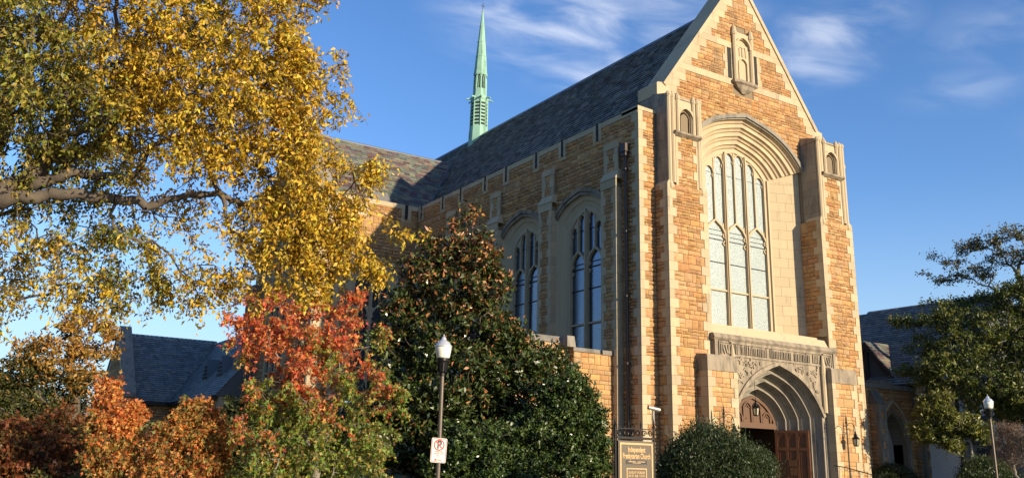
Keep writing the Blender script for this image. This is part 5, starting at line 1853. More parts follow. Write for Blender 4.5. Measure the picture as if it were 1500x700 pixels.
ob0 = at(370, 705, 27); obase = Vector((ob0.x, ob0.y, 0.7))
make_tree('leafy_shrub', 'dark green leafy shrub behind the red maple', 'shrub', obase, [obase, at(370, 680, 27), at(370, 640, 27)],
          [B(350, 610, 27, 0.5), B(380, 600, 27, 0.7), B(400, 640, 27, 0.9), B(350, 660, 27, 0.8), B(430, 620, 27, 0.8), B(380, 700, 27, 1.0), B(480, 640, 27.5, 1.0), B(520, 620, 27.5, 0.8), B(450, 690, 27, 1.0), B(330, 690, 27, 0.6)],
          600, 36, 0.12, 0.32, dkg_col, M['leaf_green'], M['bark'], 'evergreens by the church', 35, 0.3, 0.006, 0.08, [0.08, 0.07, 0.05], 0.2, 0.8, False, 0.5)
ob0 = at(110, 725, 22); obase = Vector((ob0.x, ob0.y, 0.3))
make_tree('leafy_shrub', 'low yellow green shrub at the bottom edge under the rust maple', 'shrub', obase, [obase, at(110, 712, 22), at(110, 700, 22)],
          [B(50, 722, 22, 0.45), B(110, 718, 22, 0.4), B(180, 722, 22, 0.45), B(230, 722, 22, 0.45), B(330, 722, 22, 0.45)],
          200, 30, 0.09, 0.2, lambda p, rs: pick([(0.13, 0.14, 0.035), (0.09, 0.10, 0.03), (0.20, 0.17, 0.04)], len(p), rs, 0.2), M['leaf_green'], M['bark'], 'evergreens by the church', 36, 0.3, 0.005, 0.05, [0.05, 0.04, 0.03], 0.2, 0.8, False, 0.5)


# --- golden brown tree far left behind
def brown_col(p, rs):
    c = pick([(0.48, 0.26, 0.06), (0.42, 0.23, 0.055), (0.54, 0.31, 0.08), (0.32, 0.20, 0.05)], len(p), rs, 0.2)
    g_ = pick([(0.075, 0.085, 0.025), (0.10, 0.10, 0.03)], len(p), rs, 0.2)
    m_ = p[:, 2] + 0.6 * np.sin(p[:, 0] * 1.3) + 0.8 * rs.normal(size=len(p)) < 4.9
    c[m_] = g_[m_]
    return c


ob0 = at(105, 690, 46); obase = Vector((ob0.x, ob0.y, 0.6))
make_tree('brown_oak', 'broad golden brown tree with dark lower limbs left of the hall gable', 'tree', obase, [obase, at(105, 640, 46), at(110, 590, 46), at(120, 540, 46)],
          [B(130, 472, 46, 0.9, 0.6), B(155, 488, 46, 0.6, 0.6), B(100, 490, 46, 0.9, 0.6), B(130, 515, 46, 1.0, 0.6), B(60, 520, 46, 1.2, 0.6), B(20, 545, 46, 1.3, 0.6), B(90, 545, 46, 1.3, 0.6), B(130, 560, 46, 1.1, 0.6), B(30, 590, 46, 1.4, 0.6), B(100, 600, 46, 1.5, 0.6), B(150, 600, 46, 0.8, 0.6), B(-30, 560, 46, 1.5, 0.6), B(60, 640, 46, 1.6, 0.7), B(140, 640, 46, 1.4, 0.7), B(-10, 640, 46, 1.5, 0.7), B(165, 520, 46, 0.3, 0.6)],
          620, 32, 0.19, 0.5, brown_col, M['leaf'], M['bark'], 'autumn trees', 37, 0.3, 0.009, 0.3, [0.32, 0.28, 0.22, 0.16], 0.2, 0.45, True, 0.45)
ob0 = at(20, 690, 62); obase = Vector((ob0.x, ob0.y, 0.6))
make_tree('dark_tree', 'dark green tree far behind at the left edge', 'tree', obase, [obase, at(20, 660, 62), at(20, 620, 62)],
          [B(20, 610, 62, 2.2), B(-40, 600, 62, 2.5), B(80, 640, 62, 2.4), B(0, 660, 62, 2.6), B(140, 660, 62, 2.4), B(200, 665, 62, 2.2), B(60, 600, 62, 1.5)],
          600, 40, 0.30, 0.8, dkg_col, M['leaf_green'], M['bark'], None, 38, 0.3, 0.01, 0.3, [0.3, 0.25, 0.2], 0.2, 0.8, False, 0.5)


# --- right-hand side: big spreading evergreen oak
def oak_col(p, rs):
    c = pick([(0.10, 0.135, 0.03), (0.13, 0.16, 0.038), (0.16, 0.175, 0.045), (0.08, 0.105, 0.026)], len(p), rs, 0.22)
    l = pick([(0.19, 0.19, 0.04), (0.24, 0.22, 0.05)], len(p), rs, 0.2)
    m_ = rs.random(len(p)) < 0.14
    c[m_] = l[m_]
    return c


def BB(px, py, d, r_, sq=0.6): return (at(px, py, d), r_ * 1.56, sq)


ob0 = at(1490, 690, 58); obase = Vector((ob0.x, ob0.y, 0.9))
make_tree('live_oak', 'large spreading dark green oak reaching in from the right edge', 'tree', obase,
          [obase, at(1488, 640, 58), at(1480, 590, 58), at(1475, 540, 58), at(1480, 480, 58)],
          [BB(1450, 440, 58, 0.6, 0.4), BB(1490, 445, 58, 0.8, 0.6), BB(1400, 448, 58, 0.5, 0.4), BB(1365, 444, 58, 0.3, 0.4), BB(1345, 470, 57, 0.5, 0.4), BB(1400, 470, 57, 1.0, 0.5), BB(1460, 480, 57, 1.3, 0.6), BB(1500, 500, 57, 1.4, 0.7),
           BB(1360, 505, 57, 0.7, 0.5), BB(1410, 510, 56, 1.2, 0.6), BB(1350, 548, 57, 0.55, 0.5), BB(1390, 550, 56, 1.1, 0.6), BB(1450, 555, 56, 1.3, 0.6), BB(1500, 570, 56, 1.4, 0.6), BB(1540, 440, 58, 1.8), BB(1570, 520, 58, 2.0), BB(1440, 585, 56, 0.8, 0.5), BB(1490, 600, 56, 0.7, 0.5), BB(1322, 470, 57, 0.3, 0.4), BB(1375, 530, 55, 0.6, 0.5), BB(1330, 540, 56, 0.35, 0.5)],
          1350, 38, 0.18, 0.6, oak_col, M['leaf_green'], M['bark_grey'], 'trees on the right', 41, 0.3, 0.009, 0.4, [0.6, 0.52, 0.42, 0.3, 0.18], 0.1, 0.5, False, 0.42)
ob0 = at(1545, 690, 62); obase = Vector((ob0.x, ob0.y, 0.9))
make_tree('flat_topped_tree', 'airy flat topped tree with bare spreading limbs above the dark oak', 'tree', obase,
          [obase, at(1540, 600, 62), at(1520, 500, 62), at(1500, 430, 62), at(1490, 400, 62)],
          [BB(1490, 343, 62, 0.7, 0.35), BB(1450, 355, 62, 0.7, 0.35), BB(1420, 365, 62, 0.5, 0.35), BB(1480, 380, 62, 0.8, 0.4), BB(1398, 385, 62, 0.45, 0.35), BB(1368, 375, 62, 0.25, 0.4), BB(1355, 402, 62, 0.2, 0.4), BB(1430, 400, 62, 0.8, 0.35), BB(1385, 410, 62, 0.5, 0.35), BB(1560, 370, 62, 1.4, 0.4), BB(1480, 420, 62, 0.7, 0.4)],
          420, 17, 0.17, 0.55, lambda p, rs: pick([(0.075, 0.09, 0.028), (0.10, 0.11, 0.03), (0.13, 0.12, 0.035), (0.17, 0.11, 0.04)], len(p), rs, 0.22), M['leaf_green'], M['bark_grey'], 'trees on the right', 44, 0.3, 0.011, 0.3, [0.4, 0.35, 0.28, 0.22, 0.15], 0.05, 0.45, True, 0.42)
ob0 = at(1424, 690, 50); obase = Vector((ob0.x, ob0.y, 0.9))
make_tree('small_maple', 'small yellow green tree with thin pale trunk in front of the half timbered house', 'tree', obase, [obase, at(1424, 665, 50), at(1420, 645, 50)],
          [BB(1370, 600, 50, 0.5), BB(1400, 620, 50, 0.6), BB(1360, 630, 50, 0.5), BB(1430, 630, 50, 0.45), BB(1380, 585, 50, 0.3), BB(1395, 645, 50, 0.4), BB(1440, 640, 50, 0.2), BB(1355, 590, 50, 0.25)],
          300, 36, 0.16, 0.42, lambda p, rs: pick([(0.15, 0.16, 0.03), (0.20, 0.20, 0.04), (0.10, 0.115, 0.025)], len(p), rs, 0.2), M['leaf_green'], M['bark_grey'], 'trees on the right', 42, 0.3, 0.007, 0.08, [0.075, 0.065, 0.055], 0.2, 0.7, True, 0.42)
ob0 = at(1488, 712, 42); obase = Vector((ob0.x, ob0.y, 0.9))
make_tree('bare_shrub', 'bare brown twiggy shrub in front of the half timbered house', 'shrub', obase, [obase, at(1487, 695, 42), at(1485, 680, 42)],
          [BB(1475, 650, 42, 0.4), BB(1500, 640, 42, 0.5), BB(1470, 630, 42, 0.25), BB(1490, 670, 42, 0.4), BB(1520, 650, 42, 0.6), BB(1465, 665, 42, 0.2)],
          360, 12, 0.08, 0.32, lambda p, rs: pick([(0.20, 0.11, 0.07), (0.16, 0.09, 0.06)], len(p), rs, 0.2), M['leaf'], M['bark_grey'], 'trees on the right', 43, 0.3, 0.007, 0.06, [0.045, 0.04, 0.03], 0.0, 1.0, True, 0.4)
# street trees beyond the right edge; they shade the arcade and the half-timbered house
for k, (x, y, h) in enumerate(((54.0, 20.5, 9.5), (66.0, 6.0, 12.0))):
    make_tree('unseen_tree', ('tall dense street tree outside the right edge, nearest the arcade', 'tall dense street tree farther along the street beyond the right edge', 'tall dense street tree outside the right edge behind the oak')[k], 'tree', (x, y, 0.9),
              [(x, y, 0.9), (x, y, 3.5), (x, y, 6.5)], [(Vector((x, y, h * 0.62)), 4.6, 1.2), (Vector((x - 1.5, y + 1, h * 0.5)), 3.6, 1.0), (Vector((x + 2, y - 1, h * 0.55)), 3.6, 1.0), (Vector((x, y, h * 0.3)), 3.4, 0.9)],
              800, 40, 0.40, 0.9, dkg_col, M['leaf_green'], M['bark'], 'trees on the right', 51 + k, 0.3, 0.01, 0.3, [0.34, 0.3, 0.26], 0.2, 0.8, False, 0.5)

# unseen trees added left of the frame to cut sky light on the side wall
for k, (x, y, h) in enumerate(((-6.5, 24, 21), (-8.5, 37, 22), (-9.5, 51, 22), (-13, 66, 20))):
    make_tree('unseen_tree', ('dense unseen tree added outside the left edge, nearest the golden tree', 'dense unseen tree added outside the left edge, second in the row', 'dense unseen tree added outside the left edge, third in the row', 'dense unseen tree added outside the left edge, farthest in the row')[k], 'tree', (x, y, 0.9),
              [(x, y, 0.9), (x, y, 3.5), (x, y, 7)], [(Vector((x, y, h * 0.65)), 5.2, 1.1), (Vector((x - 2, y + 2, h * 0.45)), 4.2, 1.0), (Vector((x - 1, y - 2, h * 0.45)), 4.2, 1.0), (Vector((x - 1, y, h * 0.28)), 4.2, 0.9), (Vector((x - 1, y + 3, h * 0.8)), 3.6, 1.0)],
              520, 36, 0.5, 1.2, dkg_col, M['leaf_green'], M['bark'], 'added unseen trees', 61 + k, 0.3, 0.01, 0.3, [0.34, 0.3, 0.26], 0.2, 0.8, False, 0.5)

# ================================================================== OTHER BUILDINGS
# low hall behind on the left: two slate roofs meeting in a valley
hall = thing('stone_hall', 'low stone hall with steep slate roofs left of the church', 'building', (19, 76, 0.6))
HE, HP = 5.6, 1.03
sm_, qm_, cm_ = MB(), MB(), MB()
A_Y, A_R = 76.5, 81.9               # eave and ridge of the far wing
A_Z = HE + (A_R - A_Y) * HP
BX, BXR = 17.3, 21.9                # eave and ridge of the near wing
B_Z = A_Z
BP = (B_Z - HE) / (BXR - BX)
cm_.box(14.3, 30, A_Y + 0.35, 2 * A_R - A_Y - 0.3, 0.3, HE); cm_.box(BX + 0.35, 26, 63.8, A_Y + 1, 0.3, HE)
masonry(sm_, qm_, fY(A_Y + 0.3), 14.3, 17.6, 0.3, HE, True, False, depth=0.05)
masonry(sm_, qm_, fX(BX + 0.3), 63.8, A_Y + 0.3, 0.3, HE, True, False, depth=0.05)
masonry(sm_, qm_, fY(63.75), BX + 0.3, 19.9, 0.3, HE, True, False, depth=0.05)
cm_.prism([(A_Y - 0.1, 0.3), (A_Y - 0.1, HE + 0.3), (A_R, A_Z + 0.5), (2 * A_R - A_Y, HE + 0.3), (2 * A_R - A_Y, 0.3)], fX(13.85), 0, -0.8)
lfh = lambda z: A_Y - 0.15 if z < HE else A_Y - 0.15 + (z - HE) / HP
masonry(sm_, qm_, fX(13.83), 0, 0, 0.3, A_Z + 0.3, True, True, lf=lfh, rf=lambda z: 2 * A_R - lfh(z), q=(0.4, 0.25), depth=0.05)
masonry(sm_, qm_, fY(A_Y - 0.12), 13.83, 14.65, 0.3, HE + 0.2, True, False, q=(0.4, 0.6))
multi('wall', [(sm_, M['stone']), (qm_, M['lime']), (cm_, M['mortar'])], hall)
cq = MB()
for a, b in ((A_Y - 0.25, A_R), (2 * A_R - A_Y + 0.25, A_R)):
    cq.hexa([(13.75, a, HE + 0.25), (14.7, a, HE + 0.25), (14.7, b, A_Z + 0.45), (13.75, b, A_Z + 0.45)], [(13.75, a, HE + 0.5), (14.7, a, HE + 0.5), (14.7, b, A_Z + 0.75), (13.75, b, A_Z + 0.75)])
cq.build('gable_coping', M['lime_grey'], hall)
SL_H = [(0.17, 0.175, 0.17), (0.15, 0.16, 0.16), (0.18, 0.18, 0.165), (0.20, 0.19, 0.165), (0.155, 0.165, 0.155)]
hA = math.hypot(1, HP); hB = math.hypot(1, BP)
ra = MB()
slates(ra, (0, A_Y, HE), (1, 0, 0), (0, 1 / hA, HP / hA), (0, -HP / hA, 1 / hA), int((A_R - A_Y) * hA / 0.25) + 1, 0.25,
       lambda v: [(14.6, BX + (v * HP / hA) / BP)], 0.4, SL_H)
ra.hexa([(14.6, A_Y, HE - 0.06), (14.6, A_R, A_Z - 0.06), (14.6, 2 * A_R - A_Y, HE - 0.06)], [(30, A_Y, HE - 0.06), (30, A_R, A_Z - 0.06), (30, 2 * A_R - A_Y, HE - 0.06)], (0.09, 0.095, 0.10))
ra.build('roof', M['slate'], hall, recalc=False)
rbm = MB()
slates(rbm, (BX, 0, HE), (0, 1, 0), (1 / hB, 0, BP / hB), (-BP / hB, 0, 1 / hB), int((BXR - BX) * hB / 0.25) + 1, 0.25,
       lambda v: [(63.6, A_Y + (v * BP / hB) / HP)], 0.4, SL_H)
rbm.hexa([(BX, 63.6, HE - 0.06), (2 * BXR - BX, 63.6, HE - 0.06), (BXR, 63.6, B_Z - 0.06)], [(BX, A_R, HE - 0.06), (2 * BXR - BX, A_R, HE - 0.06), (BXR, A_R, B_Z - 0.06)], (0.09, 0.095, 0.10))
rob = rbm.build('roof', M['slate'], hall, recalc=False)
gt_ = MB()
gt_.box(BX - 0.25, BX + 0.1, 63.6, A_Y - 0.1, HE - 0.28, HE - 0.02); gt_.box(14.65, BX + 0.1, A_Y - 0.25, A_Y + 0.1, HE - 0.28, HE - 0.02)
gt_.build('gutter', M['iron'], hall)
# louvred dormers on the near roof
for y in (71.5, 67.6):
    z = HE + 1.5; x = BX + 1.5 / BP
    dm = MB()
    dm.hexa([(x, y - 0.75, z), (x, y + 0.75, z), (x, y, z + 1.6)], [(x + 1.7 / BP, y - 0.75, z + 1.55), (x + 1.7 / BP, y + 0.75, z + 1.55), (x + 1.75 / BP, y, z + 1.62)], (0.10, 0.11, 0.12))
    do = dm.build('dormer', M['slate'], hall)
    lo = MB()
    for i in range(4):
        zz = z + 0.12 + i * 0.27; w = 0.62 * (1 - (zz - z) / 1.6)
        lo.box(x - 0.05, x - 0.004, y - w, y + w, zz, zz + 0.16)
    lo.build('louvre', M['dark'], do)
wn_ = MB()
for y in (67, 70, 73):
    wn_ = MB(); fh = fX(BX + 0.28)
    wn_.ribbon(fh, [(y - 0.5, 2.0), (y + 0.5, 2.0), (y + 0.5, 4.2), (y - 0.5, 4.2)], 0.18, 0.06, -0.05, closed=True)
    wo = wn_.build('window', M['lime_grey'], hall)
    gb = MB(); gb.box(BX + 0.24, BX + 0.27, y - 0.5, y + 0.5, 2.0, 4.2); gb.build('glass', M['glass_side'], wo, uvf=lambda p: (p[1], p[2]))

# arcade wall right of the facade
arc = thing('stone_arcade', 'low shaded stone wall with a pointed archway right of the church front', 'wall', (46.5, 34, 0.9))
sm_, qm_, cm_ = MB(), MB(), MB()
fr_ = fY(34.0)
AC, AH, AS, AR = 48.35, 1.12, 3.35, 1.75
ATOP = 6.75
cm_.prism([(41.5, 0.5), (41.5, ATOP), (51.6, ATOP), (51.6, 0.5), (AC + AH, 0.5)] + arch_pts(AC, AH, AS, AR, 10)[::-1] + [(AC - AH, 0.5)], fY(34.03), 0, -0.9)


def allow_a(z):
    h_ = AH + 0.25
    if z > AS:
        h_ = 0
        for i in range(31):
            if AS + 0.25 + arch_z(i / 30, AR) > z: h_ = max(h_, (AH + 0.27) * i / 30)
    return [(0, 100)] if h_ <= 0 else [(0, AC - h_), (AC + h_, 100)]


masonry(sm_, qm_, fr_, 41.6, 51.6, 0.5, ATOP - 0.3, False, True, allow_a, depth=0.045)
for bx_ in (46.6, 50.6):
    cm_.box(bx_ - 0.3, bx_ + 0.3, 33.45, 34.1, 0.5, 5.6)
    masonry(sm_, qm_, fY(33.42), bx_ - 0.34, bx_ + 0.34, 0.5, 5.5, True, True, q=(0.2, 0.32))
    masonry(sm_, qm_, fX(bx_ - 0.34), 33.42, 34.0, 0.5, 5.5, True, False, q=(0.2, 0.32))
    qm_.hexa([(bx_ - 0.38, 33.36, 5.5), (bx_ + 0.38, 33.36, 5.5), (bx_ + 0.38, 34, 5.5), (bx_ - 0.38, 34, 5.5)], [(bx_ - 0.34, 33.85, 6.3), (bx_ + 0.34, 33.85, 6.3), (bx_ + 0.34, 34, 6.3), (bx_ - 0.34, 34, 6.3)], (0.6, 0.6, 0.6))
multi('wall', [(sm_, M['stone']), (qm_, M['lime_grey']), (cm_, M['mortar'])], arc)
tr_ = MB()
rows = []
for h_, y in ((AH + 0.3, 33.93), (AH + 0.18, 33.97), (AH + 0.12, 34.2), (AH, 34.3), (AH, 34.9)):
    k = (h_ - AH)
    rows.append([(AC - h_, y, 0.9)] + [(x, y, z) for x, z in arch_pts(AC, h_, AS, AR + k, 12)] + [(AC + h_, y, 0.9)])
tr_.loft(rows); tr_.build('arch_moulding', M['lime_grey'], arc, recalc=False)
hd = MB(); hd.ribbon(fr_, [(AC - 1.5, AS + 0.1)] + arch_pts(AC, 1.42, AS + 0.25, AR + 0.42, 12) + [(AC + 1.5, AS + 0.1)], 0.13, 0.13, -0.02); hd.build('hood_mould', M['lime'], arc)
cp = MB()
x = 41.6
while x < 51.6:
    xt = min(x + rng.uniform(0.7, 1.1), 51.65); dz = 0.0 if (int(x * 0.6) % 2) else 0.22
    cp.box(x + 0.005, xt - 0.005, 33.9, 34.95, ATOP - 0.3, ATOP - 0.05 + dz); x = xt
cp.build('parapet_coping', M['lime_grey'], arc)

# half-timbered house with a long slate roof at the right
hs_ = thing('half_timbered_house', 'white and dark half timbered house with long slate roof at the right', 'house', (56, 38, 0.9))
RX, HRZ = 56.5, 12.7
EXh, EZh = 50.2, 6.9
HSL = (HRZ - EZh) / (RX - EXh); hh_ = math.hypot(1, HSL)
HF = 31.5
rm = MB()
slates(rm, (EXh, 0, EZh), (0, 1, 0), (1 / hh_, 0, HSL / hh_), (-HSL / hh_, 0, 1 / hh_), int((RX - EXh) * hh_ / 0.24) + 1, 0.24, lambda v: [(HF - 0.6, 41.0)], 0.4, SL_H)
rm.hexa([(EXh, HF - 0.6, EZh - 0.08), (2 * RX - EXh, HF - 0.6, EZh - 0.08), (RX, HF - 0.6, HRZ - 0.08)], [(EXh, 48, EZh - 0.08), (2 * RX - EXh, 48, EZh - 0.08), (RX, 48, HRZ - 0.08)], (0.09, 0.095, 0.10))
rf2 = rm.build('roof', M['slate'], hs_, recalc=False)
# cross roof at the far end, catching the sun
cr2 = MB()
hq = math.hypot(1, 1.1)
slates(cr2, (0, 39.4, 7.2), (1, 0, 0), (0, 1 / hq, 1.1 / hq), (0, -1.1 / hq, 1 / hq), int(5 * hq / 0.24), 0.24, lambda v: [(47.5, EXh + (7.2 + v * 1.1 / hq - EZh) / HSL)], 0.4, SL_VAR)
cr2.hexa([(47.5, 39.4, 7.1), (47.5, 44.4, 12.6), (47.5, 49.4, 7.1)], [(56.4, 39.4, 7.1), (56.4, 44.4, 12.6), (56.4, 49.4, 7.1)], (0.09, 0.095, 0.10))
cr2.build('roof', M['slate'], hs_, recalc=False)
hw = MB()
hw.box(EXh + 0.5, 2 * RX - EXh - 0.5, HF + 0.03, 47, 0.6, EZh + 0.25)
hw.prism([(EXh + 0.5, EZh), (RX, HRZ - 0.5), (2 * RX - EXh - 0.5, EZh)], fY(HF), 0, -0.6)
hw.build('wall', M['plaster'], hs_)
tm = MB(); fh2 = fY(HF)
for z in (3.5, 5.0, 6.75): tm.ribbon(fh2, [(EXh + 0.45, z), (2 * RX - EXh - 0.45, z)], 0.26, 0.1, -0.02)
for k in range(12):
    x = EXh + 0.6 + k * 1.02
    tm.ribbon(fh2, [(x, 3.4), (x, 6.9 + max(0, min((x - EXh), (2 * RX - EXh - x)) * HSL - 0.7))], 0.2, 0.085, -0.02)
tm.build('timber_frame', M['timber'], hs_)
gfw = MB(); gfw.box(EXh + 0.46, 2 * RX - EXh - 0.46, HF - 0.03, HF + 0.01, 0.6, 3.3); gfw.build('ground_floor_wall', M['timber'], hs_)
pc = MB()
for k in range(5):
    x = EXh + 0.6 + k * 2.7
    pc = MB(); pc.box(x, x + 0.95, HF - 0.25, HF - 0.04, 0.6, 3.4); pc.box(x - 0.06, x + 1.01, HF - 0.3, HF - 0.04, 3.1, 3.36)
    pc.build('stone_pillar', M['lime_grey'], hs_)
for k in range(4):
    x = EXh + 1.6 + k * 2.7
    dd = MB(); dd.box(x, x + 1.65, HF - 0.09, HF - 0.035, 0.9, 3.25); dd.build('door', M['dark'], hs_)
# timber porch gable poking out toward the church, its front slope in the sun
pg = thing('timber_porch', 'small timber gable with sunlit slates above the arcade wall', 'porch', (48.0, 38, 0.9))
PX0, PYR, PZR, PW, PZE = 50.1, 38.2, 10.0, 2.1, 7.25
PX0 = at(1268.5, 503, 63.5).x
pp0 = at(1268.5, 503, 63.5); PYR, PZR = pp0.y, pp0.z
PZE = PZR - 2.7
PSL = (PZR - PZE) / PW; hp2 = math.hypot(1, PSL)
pr2 = MB()
slates(pr2, (0, PYR - PW, PZE), (1, 0, 0), (0, 1 / hp2, PSL / hp2), (0, -PSL / hp2, 1 / hp2), int(PW * hp2 / 0.24) + 1, 0.24, lambda v: [(PX0 - 0.1, PX0 + 2.6)], 0.4, SL_VAR)
pr2.hexa([(PX0, PYR - PW, PZE - 0.08), (PX0, PYR, PZR - 0.08), (PX0, PYR + PW, PZE - 0.08)], [(PX0 + 2.6, PYR - PW, PZE - 0.08), (PX0 + 2.6, PYR, PZR - 0.08), (PX0 + 2.6, PYR + PW, PZE - 0.08)], (0.09, 0.095, 0.10))
pr2.build('roof', M['slate'], pg, recalc=False)
bg_ = MB()
fpx = fX(PX0 - 0.05)
bg_.ribbon(fpx, [(PYR - PW - 0.15, PZE - 0.25), (PYR, PZR - 0.12), (PYR + PW + 0.15, PZE - 0.25)], 0.3, 0.12, -0.05)
bg_.ribbon(fpx, [(PYR - PW, PZE - 0.15), (PYR + PW, PZE - 0.15)], 0.28, 0.1, -0.05)
bg_.ribbon(fpx, [(PYR, PZE - 0.1), (PYR, PZR - 0.2)], 0.2, 0.08, -0.05)
bg_.build('barge_board', M['timber'], pg)
pw = MB(); pw.box(PX0 + 0.2, PX0 + 2.6, PYR - PW + 0.2, PYR + PW - 0.2, 0.9, PZE - 0.05); pw.build('wall', M['timber'], pg)

# ================================================================== STREET FURNITURE
def lamp_post(label, base, top, sc=1.0):
    t = thing('street_lamp', label, 'street lamp', tuple(base), 0, 'post top street lamps')
    c = (base[0], base[1], 0)
    z = base[2] + (top - base[2]) / sc
    p = MB(); p.lathe([(0.16, base[2]), (0.16, base[2] + 0.12), (0.10, base[2] + 0.25), (0.062, base[2] + 0.4), (0.05, z - 0.86)], c, 14); p.build('pole', M['pole'], t, smooth=False)
    k = MB(); k.lathe([(0.055, z - 0.90), (0.075, z - 0.89), (0.075, z - 0.83), (0.10, z - 0.80), (0.125, z - 0.60), (0.135, z - 0.56), (0.15, z - 0.53), (0.15, z - 0.47)], c, 16); 
    for q in range(12):
        a = 2 * math.pi * q / 12
        k.tube([(c[0] + 0.10 * math.cos(a), c[1] + 0.10 * math.sin(a), z - 0.80), (c[0] + 0.128 * math.cos(a), c[1] + 0.128 * math.sin(a), z - 0.58)], 0.012, 5)
    k.build('ballast_housing', M['iron'], t)
    g_ = MB(); g_.lathe([(0.145, z - 0.47), (0.165, z - 0.44), (0.19, z - 0.28), (0.20, z - 0.20)], c, 24); g_.build('globe', M['lamp_glass'], t, smooth=True)
    k = MB(); k.lathe([(0.205, z - 0.205), (0.215, z - 0.19), (0.21, z - 0.17), (0.165, z - 0.12), (0.155, z - 0.09), (0.10, z - 0.05), (0.065, z - 0.03), (0.06, z + 0.02), (0.035, z + 0.05), (0.015, z + 0.06), (0.012, z + 0.09), (0.004, z + 0.13)], c, 24); k.build('lamp_cap', M['lamp_cap'], t, smooth=True)
    t.scale = (sc, sc, sc)
    return t


lp = at(648, 545, 17.0)
tl = at(648, 493, 17.0)
street = lamp_post('post top street lamp with white globe on a bronze pole carrying the no parking sign', (lp.x, lp.y, ground_h(lp.x, lp.y)), tl.z - 0.03, 0.75)
lp2 = at(1450, 610, 34.0); tl2 = at(1445, 580, 34.0)
lamp_post('post top street lamp with white globe in front of the half timbered house', (lp2.x, lp2.y, ground_h(lp2.x, lp2.y)), tl2.z - 0.03, 0.75)

# no parking sign strapped to the near lamp post
nz = at(639, 659, 16.93)
ang = math.atan2(nz.x, nz.y)
ns = thing('no_parking_sign', 'white and red no parking sign with a left arrow, strapped to the lamp post', 'sign', (nz.x, nz.y, nz.z))
ca, sa = math.cos(-ang + R(12)), math.sin(-ang + R(12))
tl_ = R(-2.5)
nsx, nsy, nsz = lp.x - 0.035, lp.y - 0.065, nz.z


def fs_(u, z, d):
    u2 = u * math.cos(tl_) - z * math.sin(tl_); z2 = u * math.sin(tl_) + z * math.cos(tl_)
    return (nsx + ca * u2 + sa * d, nsy + sa * u2 - ca * d, nsz + z2)


def rrect(w, h, r_, n=5):
    ps = []
    for cx_, cz_, a0 in ((w - r_, h - r_, 0), (-w + r_, h - r_, 90), (-w + r_, -h + r_, 180), (w - r_, -h + r_, 270)):
        for i in range(n + 1):
            a = R(a0 + 90 * i / n); ps.append((cx_ + r_ * math.cos(a), cz_ + r_ * math.sin(a)))
    return ps


pm = MB(); pm.prism(rrect(0.152, 0.229, 0.03), fs_, 0.0, 0.004); pm.build('plate', M['white'], ns)
rm_ = MB()
rm_.ribbon(fs_, rrect(0.138, 0.214, 0.026), 0.011, 0.0045, 0.006, closed=True)
circ = [(0.095 * math.cos(2 * math.pi * i / 28), 0.10 + 0.095 * math.sin(2 * math.pi * i / 28)) for i in range(28)]
rm_.ribbon(fs_, circ, 0.022, 0.007, 0.0085, closed=True)
rm_.ribbon(fs_, [(-0.066, 0.166), (0.066, 0.034)], 0.022, 0.007, 0.009)
rm_.ribbon(fs_, [(-0.04, -0.178), (0.075, -0.178)], 0.016, 0.005, 0.0065)
rm_.prism([(-0.085, -0.178), (-0.04, -0.152), (-0.04, -0.204)], fs_, 0.005, 0.0065)
text_into(rm_, 'PASSENGER', fs_, 0.038, 0.17, 0.0006, u0=0, z0=-0.025, d1=0.006)
text_into(rm_, 'LOADING ZONE', fs_, 0.038, 0.21, 0.0006, u0=0, z0=-0.062, d1=0.006)
text_into(rm_, 'ONLY', fs_, 0.03, 0.09, 0.0004, u0=0, z0=-0.098, d1=0.006)
rm_.ribbon(fs_, [(-0.10, -0.128), (0.10, -0.128)], 0.006, 0.005, 0.006)
rm_.build('red_marking', M['red'], ns)
bm_ = MB(); text_into(bm_, 'P', fs_, 0.20, 0.088, 0.008, u0=0.003, z0=0.098, d1=0.0066); bm_.build('black_letter', M['black'], ns)
ns.scale = (0.92, 0.92, 0.92)
st_ = MB()
for dz in (0.12, -0.12): st_.lathe([(0.040, -0.012), (0.043, -0.01), (0.043, 0.01), (0.040, 0.012)], (lp.x, lp.y, nz.z + dz), 14)
st_.build('strap', M['grey_metal'], ns)

# church sign in a wrought iron frame
SGY = 15.4
sg0 = at(930, 640, 20)
kx = SGY / sg0.y
sgc = CAM + (sg0 - CAM) * (SGY / (sg0.y - CAM.y))
SW = 0.365
sg = thing('church_sign', 'bronze church notice board with gold lettering in a scrolled iron frame', 'sign', (sgc.x, SGY, ground_h(sgc.x, SGY)))
gz = ground_h(sgc.x, SGY)
fsg = lambda u, z, d: (sgc.x + u, SGY - d, z)
SK = 1.32
topz = gz + (sgc.z + 0.20 - gz) / SK
im = MB()
for s_ in (-1, 1):
    im.tube([(sgc.x + s_ * 0.40, SGY, gz - 0.2), (sgc.x + s_ * 0.40, SGY, topz + 0.02)], 0.02, 8)
    im.lathe([(0.028, topz + 0.0), (0.03, topz + 0.02), (0.012, topz + 0.05), (0.02, topz + 0.065), (0.003, topz + 0.15)], (sgc.x + s_ * 0.40, SGY, 0), 8)
    im.lathe([(0.012, topz - 0.03), (0.012, topz + 0.03), (0.016, topz + 0.04), (0.002, topz + 0.11)], (sgc.x + s_ * 0.13, SGY, 0), 6)
    for zz in (topz - 0.42, topz - 0.58):
        sc_ = [(s_ * (0.42 + 0.045 * (1 - math.cos(t)) * 0.9), zz + 0.06 * math.sin(t * 0.8)) for t in [i * 0.5 for i in range(10)]]
        im.tube([fsg(u, z, 0) for u, z in sc_], 0.008, 5)
im.ribbon(fsg, [(-0.40, topz - 0.165), (0.40, topz - 0.165)], 0.035, 0.03, -0.03)
